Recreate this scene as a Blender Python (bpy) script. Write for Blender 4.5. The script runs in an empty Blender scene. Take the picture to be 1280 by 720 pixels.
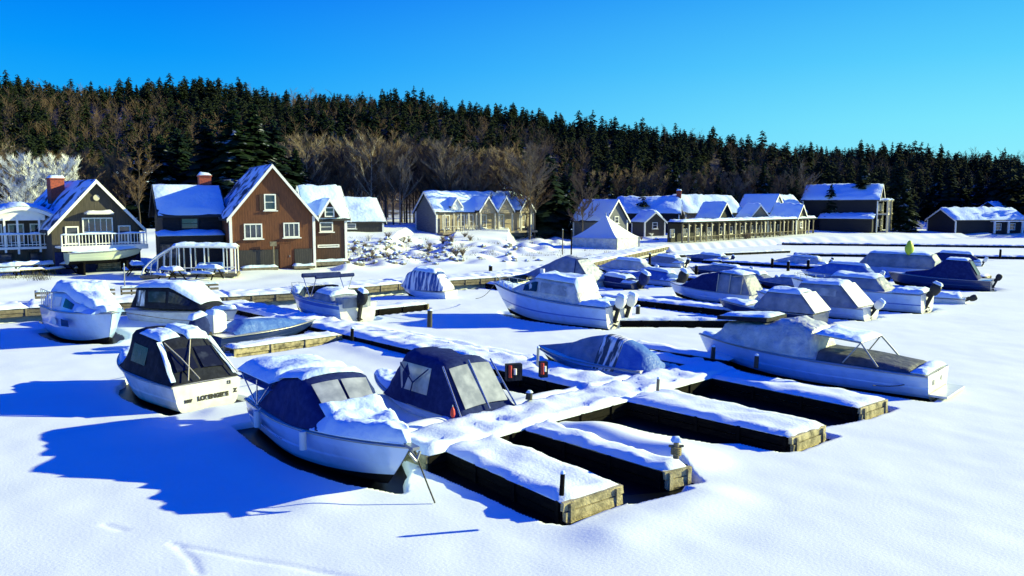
import bpy, math, random
import numpy as np
from mathutils import Vector, Matrix, noise as mnoise
random.seed(7); rng = np.random.default_rng(7)
scene = bpy.context.scene
col = scene.collection
R = math.radians
FPX = 997.0; CAMH = 6.0; PITCH = math.atan(105/FPX)

# ------------------------------------------------------------------ helpers
def ray(px, py):
    dx = (px-640)/FPX; dz = -(py-360)/FPX
    F = Vector((0, math.cos(PITCH), -math.sin(PITCH))); U = Vector((0, math.sin(PITCH), math.cos(PITCH)))
    return F + Vector((dx, 0, 0)) + U*dz
def G(px, py, z=0.0):
    d = ray(px, py); t = (z-CAMH)/d.z
    return Vector((d.x*t, d.y*t, z))
def nz(x, y, z=0.0): return mnoise.noise(Vector((x, y, z)))
def sstep(t):
    t = np.clip(t, 0, 1); return t*t*(3-2*t)

SX = np.array([-400, -60, -30, -25, -16.4, -12.9, -7.6, 0, 5, 12, 20, 46, 86, 130, 300, 700.])
SY = np.array([-60, 22, 37, 41.5, 46.5, 48.5, 54, 59.5, 68, 84, 102, 125, 148, 160, 190, 230.])
def shore_d(x, y):
    ys = np.interp(x, SX, SY); s = (np.interp(np.asarray(x)+.5, SX, SY)-np.interp(np.asarray(x)-.5, SX, SY))
    return (y-ys)/np.sqrt(1+s*s)
AZ = np.array([-.9, -.64, -.34, -.14, 0, .12, .26, .42, .64, .9])
RH = np.array([38.5, 38.5, 37, 33.5, 30.5, 27, 23, 19.5, 18, 18])
YB = np.array([60, 76, 98, 112, 118, 128, 145, 160, 170, 175.])
def H(x, y):
    x = np.asarray(x, float); y = np.asarray(y, float)
    d = shore_d(x, y)
    h = .62*sstep((d-.3)/.8) + .45*sstep((d-2)/16) + 1.7*sstep((d-20)/28)*sstep((18-x)/16)+.4*sstep((d-20)/30)
    h = h + .10*np.sin(x*.7+y*.31)*np.sin(y*.53-x*.2)*sstep((d-6)/4) + .38*np.sin(x*1.15+np.sin(y*.9))*np.sin(y*.8+np.sin(x*.6)*1.5)*sstep((d-9)/4)*sstep((34-d)/8)*sstep((x+15.5)/2.5)*sstep((9-x)/4)
    a = np.clip(x/np.maximum(y, 10), -.9, .9)
    yb = np.interp(a, AZ, YB); rh = np.interp(a, AZ, RH)
    k = sstep(((y-yb)/(250-yb))*.5)*2   # eases in, roughly straight to the ridge
    k = np.where(y > 250, 1+(-.3)*sstep((y-250)/160), np.minimum(k, 1))
    h = h + (rh-2.5)*k*(y > yb) + .8*np.sin(x*.09+1)*np.sin(y*.07)*sstep((y-yb)/30)
    return np.where(d > 0, h, 0)
def place(px, py):
    d = ray(px, py); t = 15.0
    while t < 400:
        p = Vector((d.x*t, d.y*t, CAMH+d.z*t))
        if p.z <= float(H(p.x, p.y)): break
        t += .15
    return Vector((p.x, p.y, float(H(p.x, p.y))))

def tag(o, label=None, cat=None, group=None, kind=None):
    if label: o['label'] = label
    if cat: o['category'] = cat
    if group: o['group'] = group
    if kind: o['kind'] = kind
    return o
def empty(name, loc, rz=0, label=None, cat=None, group=None):
    o = bpy.data.objects.new(name, None); col.objects.link(o)
    o.location = loc; o.rotation_euler = (0, 0, rz); o.empty_display_size = .2
    return tag(o, label, cat, group)
def copy_tree(o, parent=None):
    c = o.copy(); col.objects.link(c); c.parent = parent
    for ch in list(o.children): copy_tree(ch, c)
    return c

class MB:
    def __init__(s): s.v = []; s.f = []; s.m = []; s.M = None; s.cm = 0; s.sm = []
    def add(s, vs, fs, smooth=False):
        n = len(s.v)
        for p in vs:
            p = Vector(p)
            if s.M is not None: p = s.M @ p
            s.v.append(p)
        for f in fs:
            s.f.append([i+n for i in f]); s.m.append(s.cm); s.sm.append(smooth)
    def box(s, c, d, rz=0, jit=0):
        cx, cy, cz = c; x, y, z = d[0]/2, d[1]/2, d[2]/2
        cr, sr = math.cos(rz), math.sin(rz); vs = []
        for k in (-z, z):
            for i, j in ((-x, -y), (x, -y), (x, y), (-x, y)):
                if jit: i += random.uniform(-jit, jit); j += random.uniform(-jit, jit)
                vs.append((cx+i*cr-j*sr, cy+i*sr+j*cr, cz+k))
        s.add(vs, [(3, 2, 1, 0), (4, 5, 6, 7), (0, 1, 5, 4), (1, 2, 6, 5), (2, 3, 7, 6), (3, 0, 4, 7)])
    def tube(s, a, b, r, r2=None, n=8, caps=True, smooth=True):
        a = Vector(a); b = Vector(b); r2 = r if r2 is None else r2
        d = (b-a).normalized(); q = d.orthogonal().normalized(); w = d.cross(q)
        vs = []
        for p, rr in ((a, r), (b, r2)):
            for k in range(n):
                t = 2*math.pi*k/n; vs.append(p+(q*math.cos(t)+w*math.sin(t))*rr)
        s.add(vs, [(k, (k+1) % n, n+(k+1) % n, n+k) for k in range(n)], smooth)
        if caps:
            s.add(vs[:n], [tuple(range(n))[::-1]]); s.add(vs[n:], [tuple(range(n))])
    def path(s, pts, r, n=6):
        for a, b in zip(pts[:-1], pts[1:]): s.tube(a, b, r, n=n)
    def prism(s, poly, z0, z1):
        n = len(poly)
        vs = [(p[0], p[1], z0) for p in poly]+[(p[0], p[1], z1) for p in poly]
        s.add(vs, [tuple(range(n))[::-1], tuple(range(n, 2*n))]+[(k, (k+1) % n, n+(k+1) % n, n+k) for k in range(n)])
    def slab(s, a, b, c, d, t):     # four corners, thickness t downwards
        q = [Vector(p) for p in (a, b, c, d)]
        vs = [p-Vector((0, 0, t)) for p in q]+q
        s.add(vs, [(3, 2, 1, 0), (4, 5, 6, 7), (0, 1, 5, 4), (1, 2, 6, 5), (2, 3, 7, 6), (3, 0, 4, 7)])
    def quad(s, a, b, c, d): s.add([a, b, c, d], [(0, 1, 2, 3)])
    def grid(s, P, smooth=True, close=False):   # P[i][j]
        n = len(P); m = len(P[0]); vs = [p for r_ in P for p in r_]
        fs = [(i*m+j, (i+1)*m+j, (i+1)*m+j+1, i*m+j+1) for i in range(n-1) for j in range(m-1)]
        if close: fs += [(i*m+m-1, (i+1)*m+m-1, (i+1)*m, i*m) for i in range(n-1)]
        s.add(vs, fs, smooth)
    def blanket(s, fn, nu, nv, Lu, Lv, th, r=.15, seed=0, nzs=1.3, na=.35, rag=.05):
        top = []; bot = []
        for i in range(nu+1):
            tr = []; br = []
            for j in range(nv+1):
                u = i/nu; v = j/nv
                e = min(min(u, 1-u)*Lu, min(v, 1-v)*Lv)
                k = min(e/(r*(1+.6*nz(Vector(fn(u, v)).x*2.2+seed, Vector(fn(u, v)).y*2.2, 3.1))), 1); k = math.sqrt(max(0, 1-(1-k)**2))
                p = Vector(fn(u, v))
                q = p.copy()
                n1 = nz(p.x*nzs+seed, p.y*nzs+p.z, seed*1.7)
                if e < 1e-6:
                    q.x += rag*nz(p.x*3+seed, p.y*3, 5); q.y += rag*nz(p.x*3+seed, p.y*3, 9)
                n2 = nz(p.x*nzs*3.7+seed, p.y*nzs*3.7, p.z+seed)
                q.z += th*(.10+.90*k)*(1+na*(n1*2+n2*.9))
                p.z -= .004
                tr.append(q); br.append(p)
            top.append(tr); bot.append(br)
        s.grid(top)
        rim = [(0, j) for j in range(nv)]+[(i, nv) for i in range(nu)]+[(nu, j) for j in range(nv, 0, -1)]+[(i, 0) for i in range(nu, 0, -1)]
        vs = [top[i][j] for i, j in rim]+[bot[i][j] for i, j in rim]; n = len(rim)
        s.add(vs, [(k, n+k, n+(k+1) % n, (k+1) % n) for k in range(n)], True)
    def build(s, name, mats, parent=None, loc=None):
        me = bpy.data.meshes.new(name)
        me.from_pydata([tuple(p) for p in s.v], [], s.f)
        if not isinstance(mats, (list, tuple)): mats = [mats]
        for m in mats: me.materials.append(m)
        me.polygons.foreach_set('material_index', s.m)
        me.polygons.foreach_set('use_smooth', s.sm)
        me.update()
        o = bpy.data.objects.new(name, me); col.objects.link(o)
        if parent: o.parent = parent
        if loc is not None: o.location = loc
        return o

# ------------------------------------------------------------------ materials
def mat(name, c, rough=.7, metal=0, bump=None, var=None, spec=None, coat=0, alpha=None, sss=0):
    m = bpy.data.materials.new(name); m.use_nodes = True
    nt = m.node_tree; b = nt.nodes['Principled BSDF']
    b.inputs['Base Color'].default_value = (*c, 1); b.inputs['Roughness'].default_value = rough
    b.inputs['Metallic'].default_value = metal
    if spec is not None: b.inputs['Specular IOR Level'].default_value = spec
    if coat: b.inputs['Coat Weight'].default_value = coat
    if alpha is not None: b.inputs['Alpha'].default_value = alpha
    tc = nt.nodes.new('ShaderNodeTexCoord')
    if var:   # (scale, colour2, lo, hi [, stretch])
        n = nt.nodes.new('ShaderNodeTexNoise'); n.inputs['Scale'].default_value = var[0]; n.inputs['Detail'].default_value = 6
        mp = nt.nodes.new('ShaderNodeMapping'); mp.inputs['Scale'].default_value = var[4] if len(var) > 4 else (1, 1, 1)
        nt.links.new(tc.outputs['Object'], mp.inputs['Vector']); nt.links.new(mp.outputs['Vector'], n.inputs['Vector'])
        r = nt.nodes.new('ShaderNodeValToRGB')
        r.color_ramp.elements[0].position = var[2]; r.color_ramp.elements[0].color = (*c, 1)
        r.color_ramp.elements[1].position = var[3]; r.color_ramp.elements[1].color = (*var[1], 1)
        nt.links.new(n.outputs['Fac'], r.inputs['Fac']); nt.links.new(r.outputs['Color'], b.inputs['Base Color'])
    if bump:  # (scale, strength, distance [, stretch])
        n = nt.nodes.new('ShaderNodeTexNoise'); n.inputs['Scale'].default_value = bump[0]; n.inputs['Detail'].default_value = 4
        mp = nt.nodes.new('ShaderNodeMapping'); mp.inputs['Scale'].default_value = bump[3] if len(bump) > 3 else (1, 1, 1)
        nt.links.new(tc.outputs['Object'], mp.inputs['Vector']); nt.links.new(mp.outputs['Vector'], n.inputs['Vector'])
        bp = nt.nodes.new('ShaderNodeBump'); bp.inputs['Strength'].default_value = bump[1]; bp.inputs['Distance'].default_value = bump[2]
        nt.links.new(n.outputs['Fac'], bp.inputs['Height']); nt.links.new(bp.outputs['Normal'], b.inputs['Normal'])
    return m
def siding(name, c, c2, scale=1.0, vertical=False):
    m = mat(name, c, .8, var=(2.2, c2, .35, .7, (6, 6, .8) if vertical else (.8, .8, 6)))
    nt = m.node_tree; b = nt.nodes['Principled BSDF']
    tc = nt.nodes.new('ShaderNodeTexCoord'); w = nt.nodes.new('ShaderNodeTexWave')
    w.wave_type = 'BANDS'; w.bands_direction = 'DIAGONAL' if vertical else 'Z'; w.wave_profile = 'SAW'
    w.inputs['Scale'].default_value = 1.0*scale if not vertical else 1.6*scale
    if vertical:
        mp = nt.nodes.new('ShaderNodeMapping'); mp.inputs['Scale'].default_value = (1, 1, 0)
        nt.links.new(tc.outputs['Object'], mp.inputs['Vector']); nt.links.new(mp.outputs['Vector'], w.inputs['Vector'])
    else: nt.links.new(tc.outputs['Object'], w.inputs['Vector'])
    bp = nt.nodes.new('ShaderNodeBump'); bp.inputs['Strength'].default_value = .8; bp.inputs['Distance'].default_value = .04
    nt.links.new(w.outputs['Fac'], bp.inputs['Height']); nt.links.new(bp.outputs['Normal'], b.inputs['Normal'])
    return m

SNOWC = (.84, .86, .88)
M = {}
M['snow'] = mat('snow', SNOWC, .85, spec=.2, bump=(9, .35, .05))
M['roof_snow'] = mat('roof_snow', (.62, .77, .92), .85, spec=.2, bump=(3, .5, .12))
M['patchy_snow'] = mat('patchy_shaded_snow', (.05, .06, .09), .85, var=(.9, (.60, .74, .92), .42, .52, (1, 1, 1)), bump=(3, .6, .12), spec=.15)  # bare roof patches; their dark also paints the shade of the left slopes
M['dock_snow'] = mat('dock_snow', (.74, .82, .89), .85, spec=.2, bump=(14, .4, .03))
M['wood_dark'] = mat('dark_shade_timber', (.003, .003, .004), .85, var=(3, (.013, .011, .008), .45, .75, (1, 1, 6)), bump=(12, .5, .02), spec=.1)  # near-black timber, shade of the dock sides is painted into it
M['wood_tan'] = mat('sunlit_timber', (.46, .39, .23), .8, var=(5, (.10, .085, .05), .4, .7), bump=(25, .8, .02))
M['wood_grey'] = mat('weathered_timber', (.2, .17, .12), .85, var=(5, (.09, .075, .055), .4, .7), bump=(20, .6, .02))
M['black'] = mat('black_rubber', (.012, .012, .014), .6)
M['white'] = mat('white_paint', (.78, .78, .76), .55, var=(3, (.66, .66, .62), .5, .8))
M['gel'] = mat('shade_blue_gelcoat', (.37, .53, .86), .28, var=(2.5, (.28, .41, .68), .48, .85), coat=.4, bump=(2, .05, .03))  # white hulls: the blue of their shaded sides is put into this colour
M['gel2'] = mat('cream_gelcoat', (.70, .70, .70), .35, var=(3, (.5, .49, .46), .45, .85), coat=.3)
M['bottom'] = mat('black_bottom_paint', (.006, .006, .008), .9, spec=.1)
M['navy'] = mat('navy_canvas', (.010, .020, .10), .85, var=(6, (.02, .035, .14), .4, .7), bump=(5, .6, .04), spec=.15)
M['navyhull'] = mat('navy_gelcoat', (.012, .03, .12), .3, coat=.4)
M['blackcanvas'] = mat('black_canvas', (.009, .011, .02), .8, var=(5, (.02, .024, .04), .4, .7), bump=(5, .6, .04), spec=.2)
M['greytarp'] = mat('grey_tarp', (.15, .18, .25), .6, var=(2.2, (.26, .30, .38), .35, .7), bump=(2.6, .9, .12))
M['lighttarp'] = mat('pale_translucent_tarp', (.38, .41, .44), .45, var=(2.5, (.6, .62, .64), .35, .7), bump=(3.0, 1.0, .15))
M['darktarp'] = mat('charcoal_tarp', (.05, .052, .058), .6, var=(3, (.1, .1, .11), .35, .7), bump=(3, .8, .1))
M['bluetarp'] = mat('blue_tarp', (.04, .12, .42), .55, var=(3, (.09, .2, .5), .35, .7), bump=(3, .8, .1))
def streaky(name, c1, c2, sc, stretch):
    return mat(name, c1, .6, var=(sc, c2, .46, .54, stretch), bump=(3, .8, .1))
M['streaktarp'] = streaky('snow_streaked_tarp', (.05, .06, .08), (.75, .77, .8), 2.6, (3.0, .35, .5))
M['stripetarp'] = streaky('frost_striped_blue_tarp', (.03, .08, .3), (.75, .77, .82), 2.2, (3.4, .3, .3))
M['vinyl'] = mat('clear_vinyl', (.25, .27, .30), .15, var=(2.5, (.5, .52, .55), .4, .75), spec=.6)
M['darkvinyl'] = mat('dark_vinyl', (.010, .012, .022), .22, spec=.35, var=(3, (.05, .06, .09), .5, .75))
M['glass'] = mat('dark_glass', (.012, .014, .02), .06, spec=.8)
M['houseglass'] = mat('window_glass', (.03, .035, .05), .05, spec=.9, var=(1.3, (.12, .13, .15), .5, .8))
M['steel'] = mat('stainless_tube', (.55, .56, .58), .25, metal=1)
M['alu'] = mat('aluminium_frame', (.35, .36, .37), .4, metal=.8)
M['red'] = mat('red_plastic', (.45, .02, .015), .5)
M['brick'] = mat('red_brick', (.36, .07, .04), .85, var=(8, (.22, .05, .035), .4, .6), bump=(14, .6, .03))
M['yellow'] = mat('yellow_green_vinyl', (.45, .6, .03), .5)
M['redwall'] = siding('red_brown_siding', (.21, .070, .024), (.12, .042, .016), 2.0, True)
M['brownwall'] = siding('brown_siding', (.10, .045, .024), (.06, .032, .02), 2.0, True)
M['darkwall'] = siding('dark_brown_siding', (.05, .043, .034), (.085, .07, .055), 2.2, True)
M['blackwall'] = siding('black_siding', (.004, .005, .010), (.010, .011, .018), 2.0)
M['greywall'] = siding('grey_siding', (.16, .17, .19), (.1, .105, .12), 1.6)
M['tanwall'] = siding('tan_siding', (.36, .29, .20), (.25, .20, .14), 1.8)
M['roofdark'] = mat('dark_shingle', (.03, .03, .035), .9, bump=(8, .5, .05))
M['planks'] = mat('grey_planks', (.19, .16, .12), .85, var=(2, (.3, .26, .19), .4, .6, (1, 8, 1)), bump=(12, .5, .03))
M['tentwhite'] = mat('white_canvas', (.7, .71, .72), .7, bump=(3, .4, .06))
M['rock'] = mat('grey_rock', (.16, .15, .13), .9, var=(3, (.3, .28, .24), .4, .6), bump=(5, .9, .1))
M['bark'] = mat('tree_bark', (.075, .06, .048), .95, bump=(10, .7, .03))
M['birch'] = mat('pale_bark', (.26, .24, .21), .9, var=(5, (.1, .09, .08), .5, .6))
M['needles'] = mat('conifer_needles', (.009, .019, .009), .9, var=(.12, (.030, .036, .018), .4, .7), spec=.05)
M['needles_snowy'] = mat('snow_flecked_needles', (.010, .022, .010), .9, var=(1.1, (.34, .37, .42), .60, .66), spec=.05)
M['needles2'] = mat('blue_green_needles', (.006, .016, .012), .9, var=(.5, (.018, .035, .022), .4, .7), spec=.05)
M['twigs'] = mat('bare_twigs', (.17, .112, .072), .95, var=(.06, (.11, .085, .065), .4, .6), spec=.05)
M['twigs2'] = mat('grey_twigs', (.21, .165, .125), .95, var=(.2, (.14, .11, .085), .4, .6), spec=.05)
M['grass'] = mat('dry_grass', (.3, .24, .12), .95)
M['ivory'] = mat('ivory_board', (.46, .42, .34), .7)
M['palegreen'] = mat('pale_green_hull', (.45, .52, .42), .4, coat=.3)
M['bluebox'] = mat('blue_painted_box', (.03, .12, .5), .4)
M['mud'] = mat('shadowed_mud', (.03, .028, .025), .95)

# lake snow: fine wind-packed grain
def snow_ground_mat(name, hill=False):
    m = bpy.data.materials.new(name); m.use_nodes = True; nt = m.node_tree; b = nt.nodes['Principled BSDF']
    b.inputs['Roughness'].default_value = .8; b.inputs['Specular IOR Level'].default_value = .25
    tc = nt.nodes.new('ShaderNodeTexCoord')
    def noise(s, d=5, st=None):
        n = nt.nodes.new('ShaderNodeTexNoise'); n.inputs['Scale'].default_value = s; n.inputs['Detail'].default_value = d
        if st:
            mp = nt.nodes.new('ShaderNodeMapping'); mp.inputs['Scale'].default_value = st; mp.inputs['Rotation'].default_value = (0, 0, .5)
            nt.links.new(tc.outputs['Object'], mp.inputs['Vector']); nt.links.new(mp.outputs['Vector'], n.inputs['Vector'])
        else: nt.links.new(tc.outputs['Object'], n.inputs['Vector'])
        return n
    a = noise(14, 6, (1, 1.6, 1)); c = noise(.9, 3)
    mx = nt.nodes.new('ShaderNodeMath'); mx.operation = 'MULTIPLY_ADD'; mx.inputs[1].default_value = .5
    nt.links.new(a.outputs['Fac'], mx.inputs[0]); nt.links.new(c.outputs['Fac'], mx.inputs[2])
    bp = nt.nodes.new('ShaderNodeBump'); bp.inputs['Strength'].default_value = .4; bp.inputs['Distance'].default_value = .028
    nt.links.new(mx.outputs[0], bp.inputs['Height']); nt.links.new(bp.outputs['Normal'], b.inputs['Normal'])
    r = nt.nodes.new('ShaderNodeValToRGB'); r.color_ramp.elements[0].color = (.74, .80, .81, 1); r.color_ramp.elements[1].color = (.81, .865, .86, 1)
    r.color_ramp.elements[0].position = .3; r.color_ramp.elements[1].position = .7
    nt.links.new(noise(.35, 5).outputs['Fac'], r.inputs['Fac'])
    last = r.outputs['Color']
    if hill:
        sp = nt.nodes.new('ShaderNodeSeparateXYZ'); nt.links.new(tc.outputs['Object'], sp.inputs['Vector'])
        n2 = noise(.35, 6)
        add = nt.nodes.new('ShaderNodeMath'); add.operation = 'MULTIPLY_ADD'; add.inputs[1].default_value = 4
        nt.links.new(n2.outputs['Fac'], add.inputs[0]); nt.links.new(sp.outputs['Z'], add.inputs[2])
        mr = nt.nodes.new('ShaderNodeMapRange'); mr.inputs[1].default_value = 5.6; mr.inputs[2].default_value = 7.0
        nt.links.new(add.outputs[0], mr.inputs[0])
        mc = nt.nodes.new('ShaderNodeMix'); mc.data_type = 'RGBA'
        nt.links.new(mr.outputs[0], mc.inputs['Factor']); nt.links.new(last, mc.inputs['A'])
        r2 = nt.nodes.new('ShaderNodeValToRGB'); r2.color_ramp.elements[0].color = (.06, .045, .035, 1); r2.color_ramp.elements[1].color = (.5, .5, .5, 1)
        r2.color_ramp.elements[0].position = .62; r2.color_ramp.elements[1].position = .72
        nt.links.new(noise(.5, 6).outputs['Fac'], r2.inputs['Fac']); nt.links.new(r2.outputs['Color'], mc.inputs['B'])
        last = mc.outputs['Result']
    nt.links.new(last, b.inputs['Base Color'])
    return m
M['lake'] = snow_ground_mat('wind_packed_snow'); M['land'] = snow_ground_mat('shore_snow', True)
M['water'] = mat('dark_open_water', (.002, .003, .005), .35, spec=.12, bump=(3, .1, .02))

# ------------------------------------------------------------------ camera, sun, sky
cam = bpy.data.cameras.new('camera'); co = bpy.data.objects.new('camera', cam); col.objects.link(co)
cam.sensor_width = 36; cam.lens = FPX/1280*36; cam.clip_end = 4000; cam.clip_start = .1
co.location = (0, 0, CAMH); co.rotation_euler = (math.pi/2-PITCH, 0, 0); scene.camera = co
SUN_EL = 18.0; SUN_AZ = 13.0      # azimuth measured from +x towards +y
sl = bpy.data.lights.new('sun', 'SUN'); sl.energy = 9.8; sl.angle = R(.5); sl.color = (1.0, 1.0, .44)
so = bpy.data.objects.new('sun', sl); col.objects.link(so)
sd = Vector((math.cos(R(SUN_EL))*math.cos(R(SUN_AZ)), math.cos(R(SUN_EL))*math.sin(R(SUN_AZ)), math.sin(R(SUN_EL))))
so.rotation_euler = sd.to_track_quat('Z', 'Y').to_euler()
w = bpy.data.worlds.new('World'); scene.world = w; w.use_nodes = True
nt = w.node_tree; bg = nt.nodes['Background']
sky = nt.nodes.new('ShaderNodeTexSky'); sky.sky_type = 'NISHITA'; sky.sun_disc = False
sky.sun_elevation = R(SUN_EL); sky.sun_rotation = R(90-SUN_AZ); sky.altitude = 300; sky.air_density = 1.0; sky.dust_density = .3; sky.ozone_density = 3.0
# clear winter sky: hand-made gradient over a trace of Nishita, zenith set for blue shade, graded by height above the horizon and by nearness to the sun
tcw = nt.nodes.new('ShaderNodeTexCoord'); sp = nt.nodes.new('ShaderNodeSeparateXYZ'); nt.links.new(tcw.outputs['Generated'], sp.inputs[0])
def ramp(stops, src):
    r = nt.nodes.new('ShaderNodeValToRGB'); els = r.color_ramp.elements
    while len(els) < len(stops): els.new(.5)
    for e, (p, c) in zip(els, stops): e.position = p; e.color = (*c, 1)
    nt.links.new(src, r.inputs['Fac']); return r.outputs['Color']
far_side = ramp([(0, (.03, .56, 1.0)), (.10, (.01, .44, .99)), (.17, (.0, .32, .98)), (.27, (.0, .165, .91)), (.5, (.0, .06, .85)), (1, (.0, .05, .78))], sp.outputs['Z'])
sun_side = ramp([(0, (.34, .92, 1.0)), (.09, (.22, .83, 1.0)), (.16, (.11, .66, 1.0)), (.27, (.02, .40, .97)), (.5, (.0, .09, .85)), (1, (.0, .05, .78))], sp.outputs['Z'])
dt = nt.nodes.new('ShaderNodeVectorMath'); dt.operation = 'DOT_PRODUCT'; dt.inputs[1].default_value = (math.cos(R(SUN_AZ)), math.sin(R(SUN_AZ)), 0)
nt.links.new(tcw.outputs['Generated'], dt.inputs[0])
mr = nt.nodes.new('ShaderNodeMapRange'); mr.interpolation_type = 'SMOOTHSTEP'; mr.inputs[1].default_value = -.25; mr.inputs[2].default_value = .88; nt.links.new(dt.outputs['Value'], mr.inputs[0])
mx = nt.nodes.new('ShaderNodeMix'); mx.data_type = 'RGBA'; nt.links.new(mr.outputs[0], mx.inputs['Factor']); nt.links.new(far_side, mx.inputs['A']); nt.links.new(sun_side, mx.inputs['B'])
hs = nt.nodes.new('ShaderNodeHueSaturation'); hs.inputs['Saturation'].default_value = 1.4; hs.inputs['Value'].default_value = .12
nt.links.new(sky.outputs[0], hs.inputs['Color'])
m2 = nt.nodes.new('ShaderNodeMix'); m2.data_type = 'RGBA'; m2.inputs['Factor'].default_value = .975
nt.links.new(hs.outputs[0], m2.inputs['A']); nt.links.new(mx.outputs['Result'], m2.inputs['B']); nt.links.new(m2.outputs['Result'], bg.inputs['Color'])
bg.inputs['Strength'].default_value = 1.0
scene.view_settings.view_transform = 'Standard'; scene.view_settings.look = 'None'; scene.view_settings.exposure = 0
scene.cycles.use_denoising = True; scene.cycles.max_bounces = 5; scene.cycles.sample_clamp_indirect = 4
# ------------------------------------------------------------------ boats
UP = Vector((0, 0, 1))
class Boat:
    """one moored boat; local frame: +x bow, origin at the stern on the waterline"""
    def __init__(s, name, label, cat, stern, bow, beam, hs=.75, hb=1.1, hull='gel', stripe=None, group=None, rake=.55, full=2.4, z=0.0, lower=.45):
        st = Vector((stern[0], stern[1], 0)); bw = Vector((bow[0], bow[1], 0))
        d = bw-st; s.L = d.length; s.B = beam; s.hs = hs; s.hb = hb; s.rake = rake; s.full = full
        s.root = empty(name, (st.x, st.y, z), math.atan2(d.y, d.x), label, cat, group)
        s.hull_mesh(hull, stripe, lower)
    def hw(s, t):
        f = max(0.0, 1-max(0, (t-.30)/.70)**s.full)
        return s.B/2*(.90+.10*min(t/.3, 1))*f + .012
    def sh(s, t): return s.hs+(s.hb-s.hs)*t*t
    def pt(s, t, u, z=None):         # deck point, u in -1..1
        zz = s.sh(t)
        return Vector((s.xg(t), u*s.hw(t), zz if z is None else z))
    def xg(s, t): return t*s.L
    def hull_mesh(s, hull, stripe, lower):
        b = MB(); n = 22
        prof = [(0.0, -.30), (.55, -.20), (.80, -.02), (.86, .10), (.92, .38), (.915, .44), (.965, .72), (.985, .90), (1.0, 1.0)]
        rows = []
        for i in range(n+1):
            t = i/n; t = t**.85
            w = s.hw(t); zs = s.sh(t); lift = max(0, (t-.55)/.45)**2*.32
            row = []
            for f, h in prof:
                z = (h*zs if h > 0 else h)+lift*max(0, 1-max(h, 0)*1.6)
                pull = s.rake*(1-max(min(z/zs, 1), 0))**1.1*(max(0, (t-.35)/.65)**1.6)
                narrow = 1-(.35*(1-f)*max(0, (t-.4)/.6)+.42*max(0, (t-.45)/.55)*(1-max(min(z/zs, 1), 0)))
                row.append(Vector((t*s.L-pull, w*f*narrow, z)))
            rows.append(row)
        m = len(prof)
        for sg in (1, -1):
            for k in range(m-1):
                h0 = prof[k][1]; b.cm = 1 if k < 2 else (2 if stripe and k in stripe[1] else 0)
                P = [[Vector((p.x, sg*p.y, p.z)) for p in (r_[k], r_[k+1])] for r_ in rows]
                if sg < 0: P = [q[::-1] for q in P]
                b.grid([q[::-1] for q in P])
        b.cm = 0
        tr = rows[0]; poly = [Vector((0, p.y, p.z)) for p in tr]+[Vector((0, -p.y, p.z)) for p in tr[::-1][:-1]]
        b.cm = 3; b.add(poly, [tuple(range(len(poly)))]); b.cm = 0
        b.build('hull', [M[hull], M['bottom'], M[stripe[0] if stripe else hull], M['gel2' if hull == 'gel' else hull]], s.root)  # transom swaps to neutral gelcoat, hull sides keep the painted shade blue
        d = MB()
        P = [[Vector((s.xg((i/n)**.85), u*(s.hw((i/n)**.85)-.01), s.sh((i/n)**.85)-.015+.04*(1-u*u))) for u in (-1, -.6, 0, .6, 1)] for i in range(n+1)]
        d.grid([q[::-1] for q in P]); d.build('deck', M['gel2'], s.root)
        g = MB()
        for sg in (1, -1):
            g.path([Vector((s.xg((i/n)**.85), sg*(s.hw((i/n)**.85)+.012), s.sh((i/n)**.85)-.03)) for i in range(n+1)], .028, 5)
        g.build('rub_rail', M['alu'], s.root)
    def snow(s, t0, t1, th=.16, w=.93, name='snow_cover', seed=1, zup=.03):
        b = MB()
        fn = lambda u, v: Vector((s.xg(t0+(t1-t0)*u), (2*v-1)*w*max(s.hw(t0+(t1-t0)*u), .03), s.sh(t0+(t1-t0)*u)+zup+.03*(1-(2*v-1)**2)))
        b.blanket(fn, 24, 12, (t1-t0)*s.L, s.B, th, .22, seed+s.L)
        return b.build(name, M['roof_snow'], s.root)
    def canopy(s, st, m, name='canopy', crown=.07, wr=.03, sub=5, seed=0, sh=.82, closed=True):
        """st: stations (x, bottom half width, bottom z, top half width, top z)"""
        s.st = st; b = MB(); P = []
        for i in range(len(st)-1):
            for k in range(sub + (1 if i == len(st)-2 else 0)):
                f = k/sub; a = [p+(q-p)*f for p, q in zip(st[i], st[i+1])]
                P.append(s.csec(a, crown, wr, seed, sh))
        b.grid(P)
        for r_, fl in ((P[0], 0), (P[-1], 1)):
            ids = list(range(len(r_)))
            b.add(r_, [tuple(ids if fl else ids[::-1])])
        return b.build(name, M[m], s.root)
    def csec(s, a, crown, wr, seed, sh=.82):
        x, wb, zb, wt, zt = a; h = zt-zb
        half = [(wb, zb), (wb+(wt-wb)*.3, zb+h*.3), (wb+(wt-wb)*.62, zb+h*.62), (wt, zb+h*.9), (wt*sh, zt), (wt*.4, zt+crown*min(1, h))]
        pts = [(y, z) for y, z in half]+[(0, zt+crown*1.15*min(1, h))]+[(-y, z) for y, z in half[::-1]]
        out = []
        for k, (y, z) in enumerate(pts):
            mid = 1 if 0 < k < len(pts)-1 else 0
            n1 = nz(x*2.3+seed, y*2.1, z*2.6+seed)*wr*mid*min(1, h*2)
            out.append(Vector((x+n1*.4, y+n1*(1 if y >= 0 else -1)*1.6, z+n1*.8)))
        return out
    def interp(s, x):
        st = s.st
        for a, b in zip(st[:-1], st[1:]):
            if min(a[0], b[0])-1e-6 <= x <= max(a[0], b[0])+1e-6:
                f = (x-a[0])/(b[0]-a[0]) if b[0] != a[0] else 0
                return [p+(q-p)*f for p, q in zip(a, b)]
        return st[-1]
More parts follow.
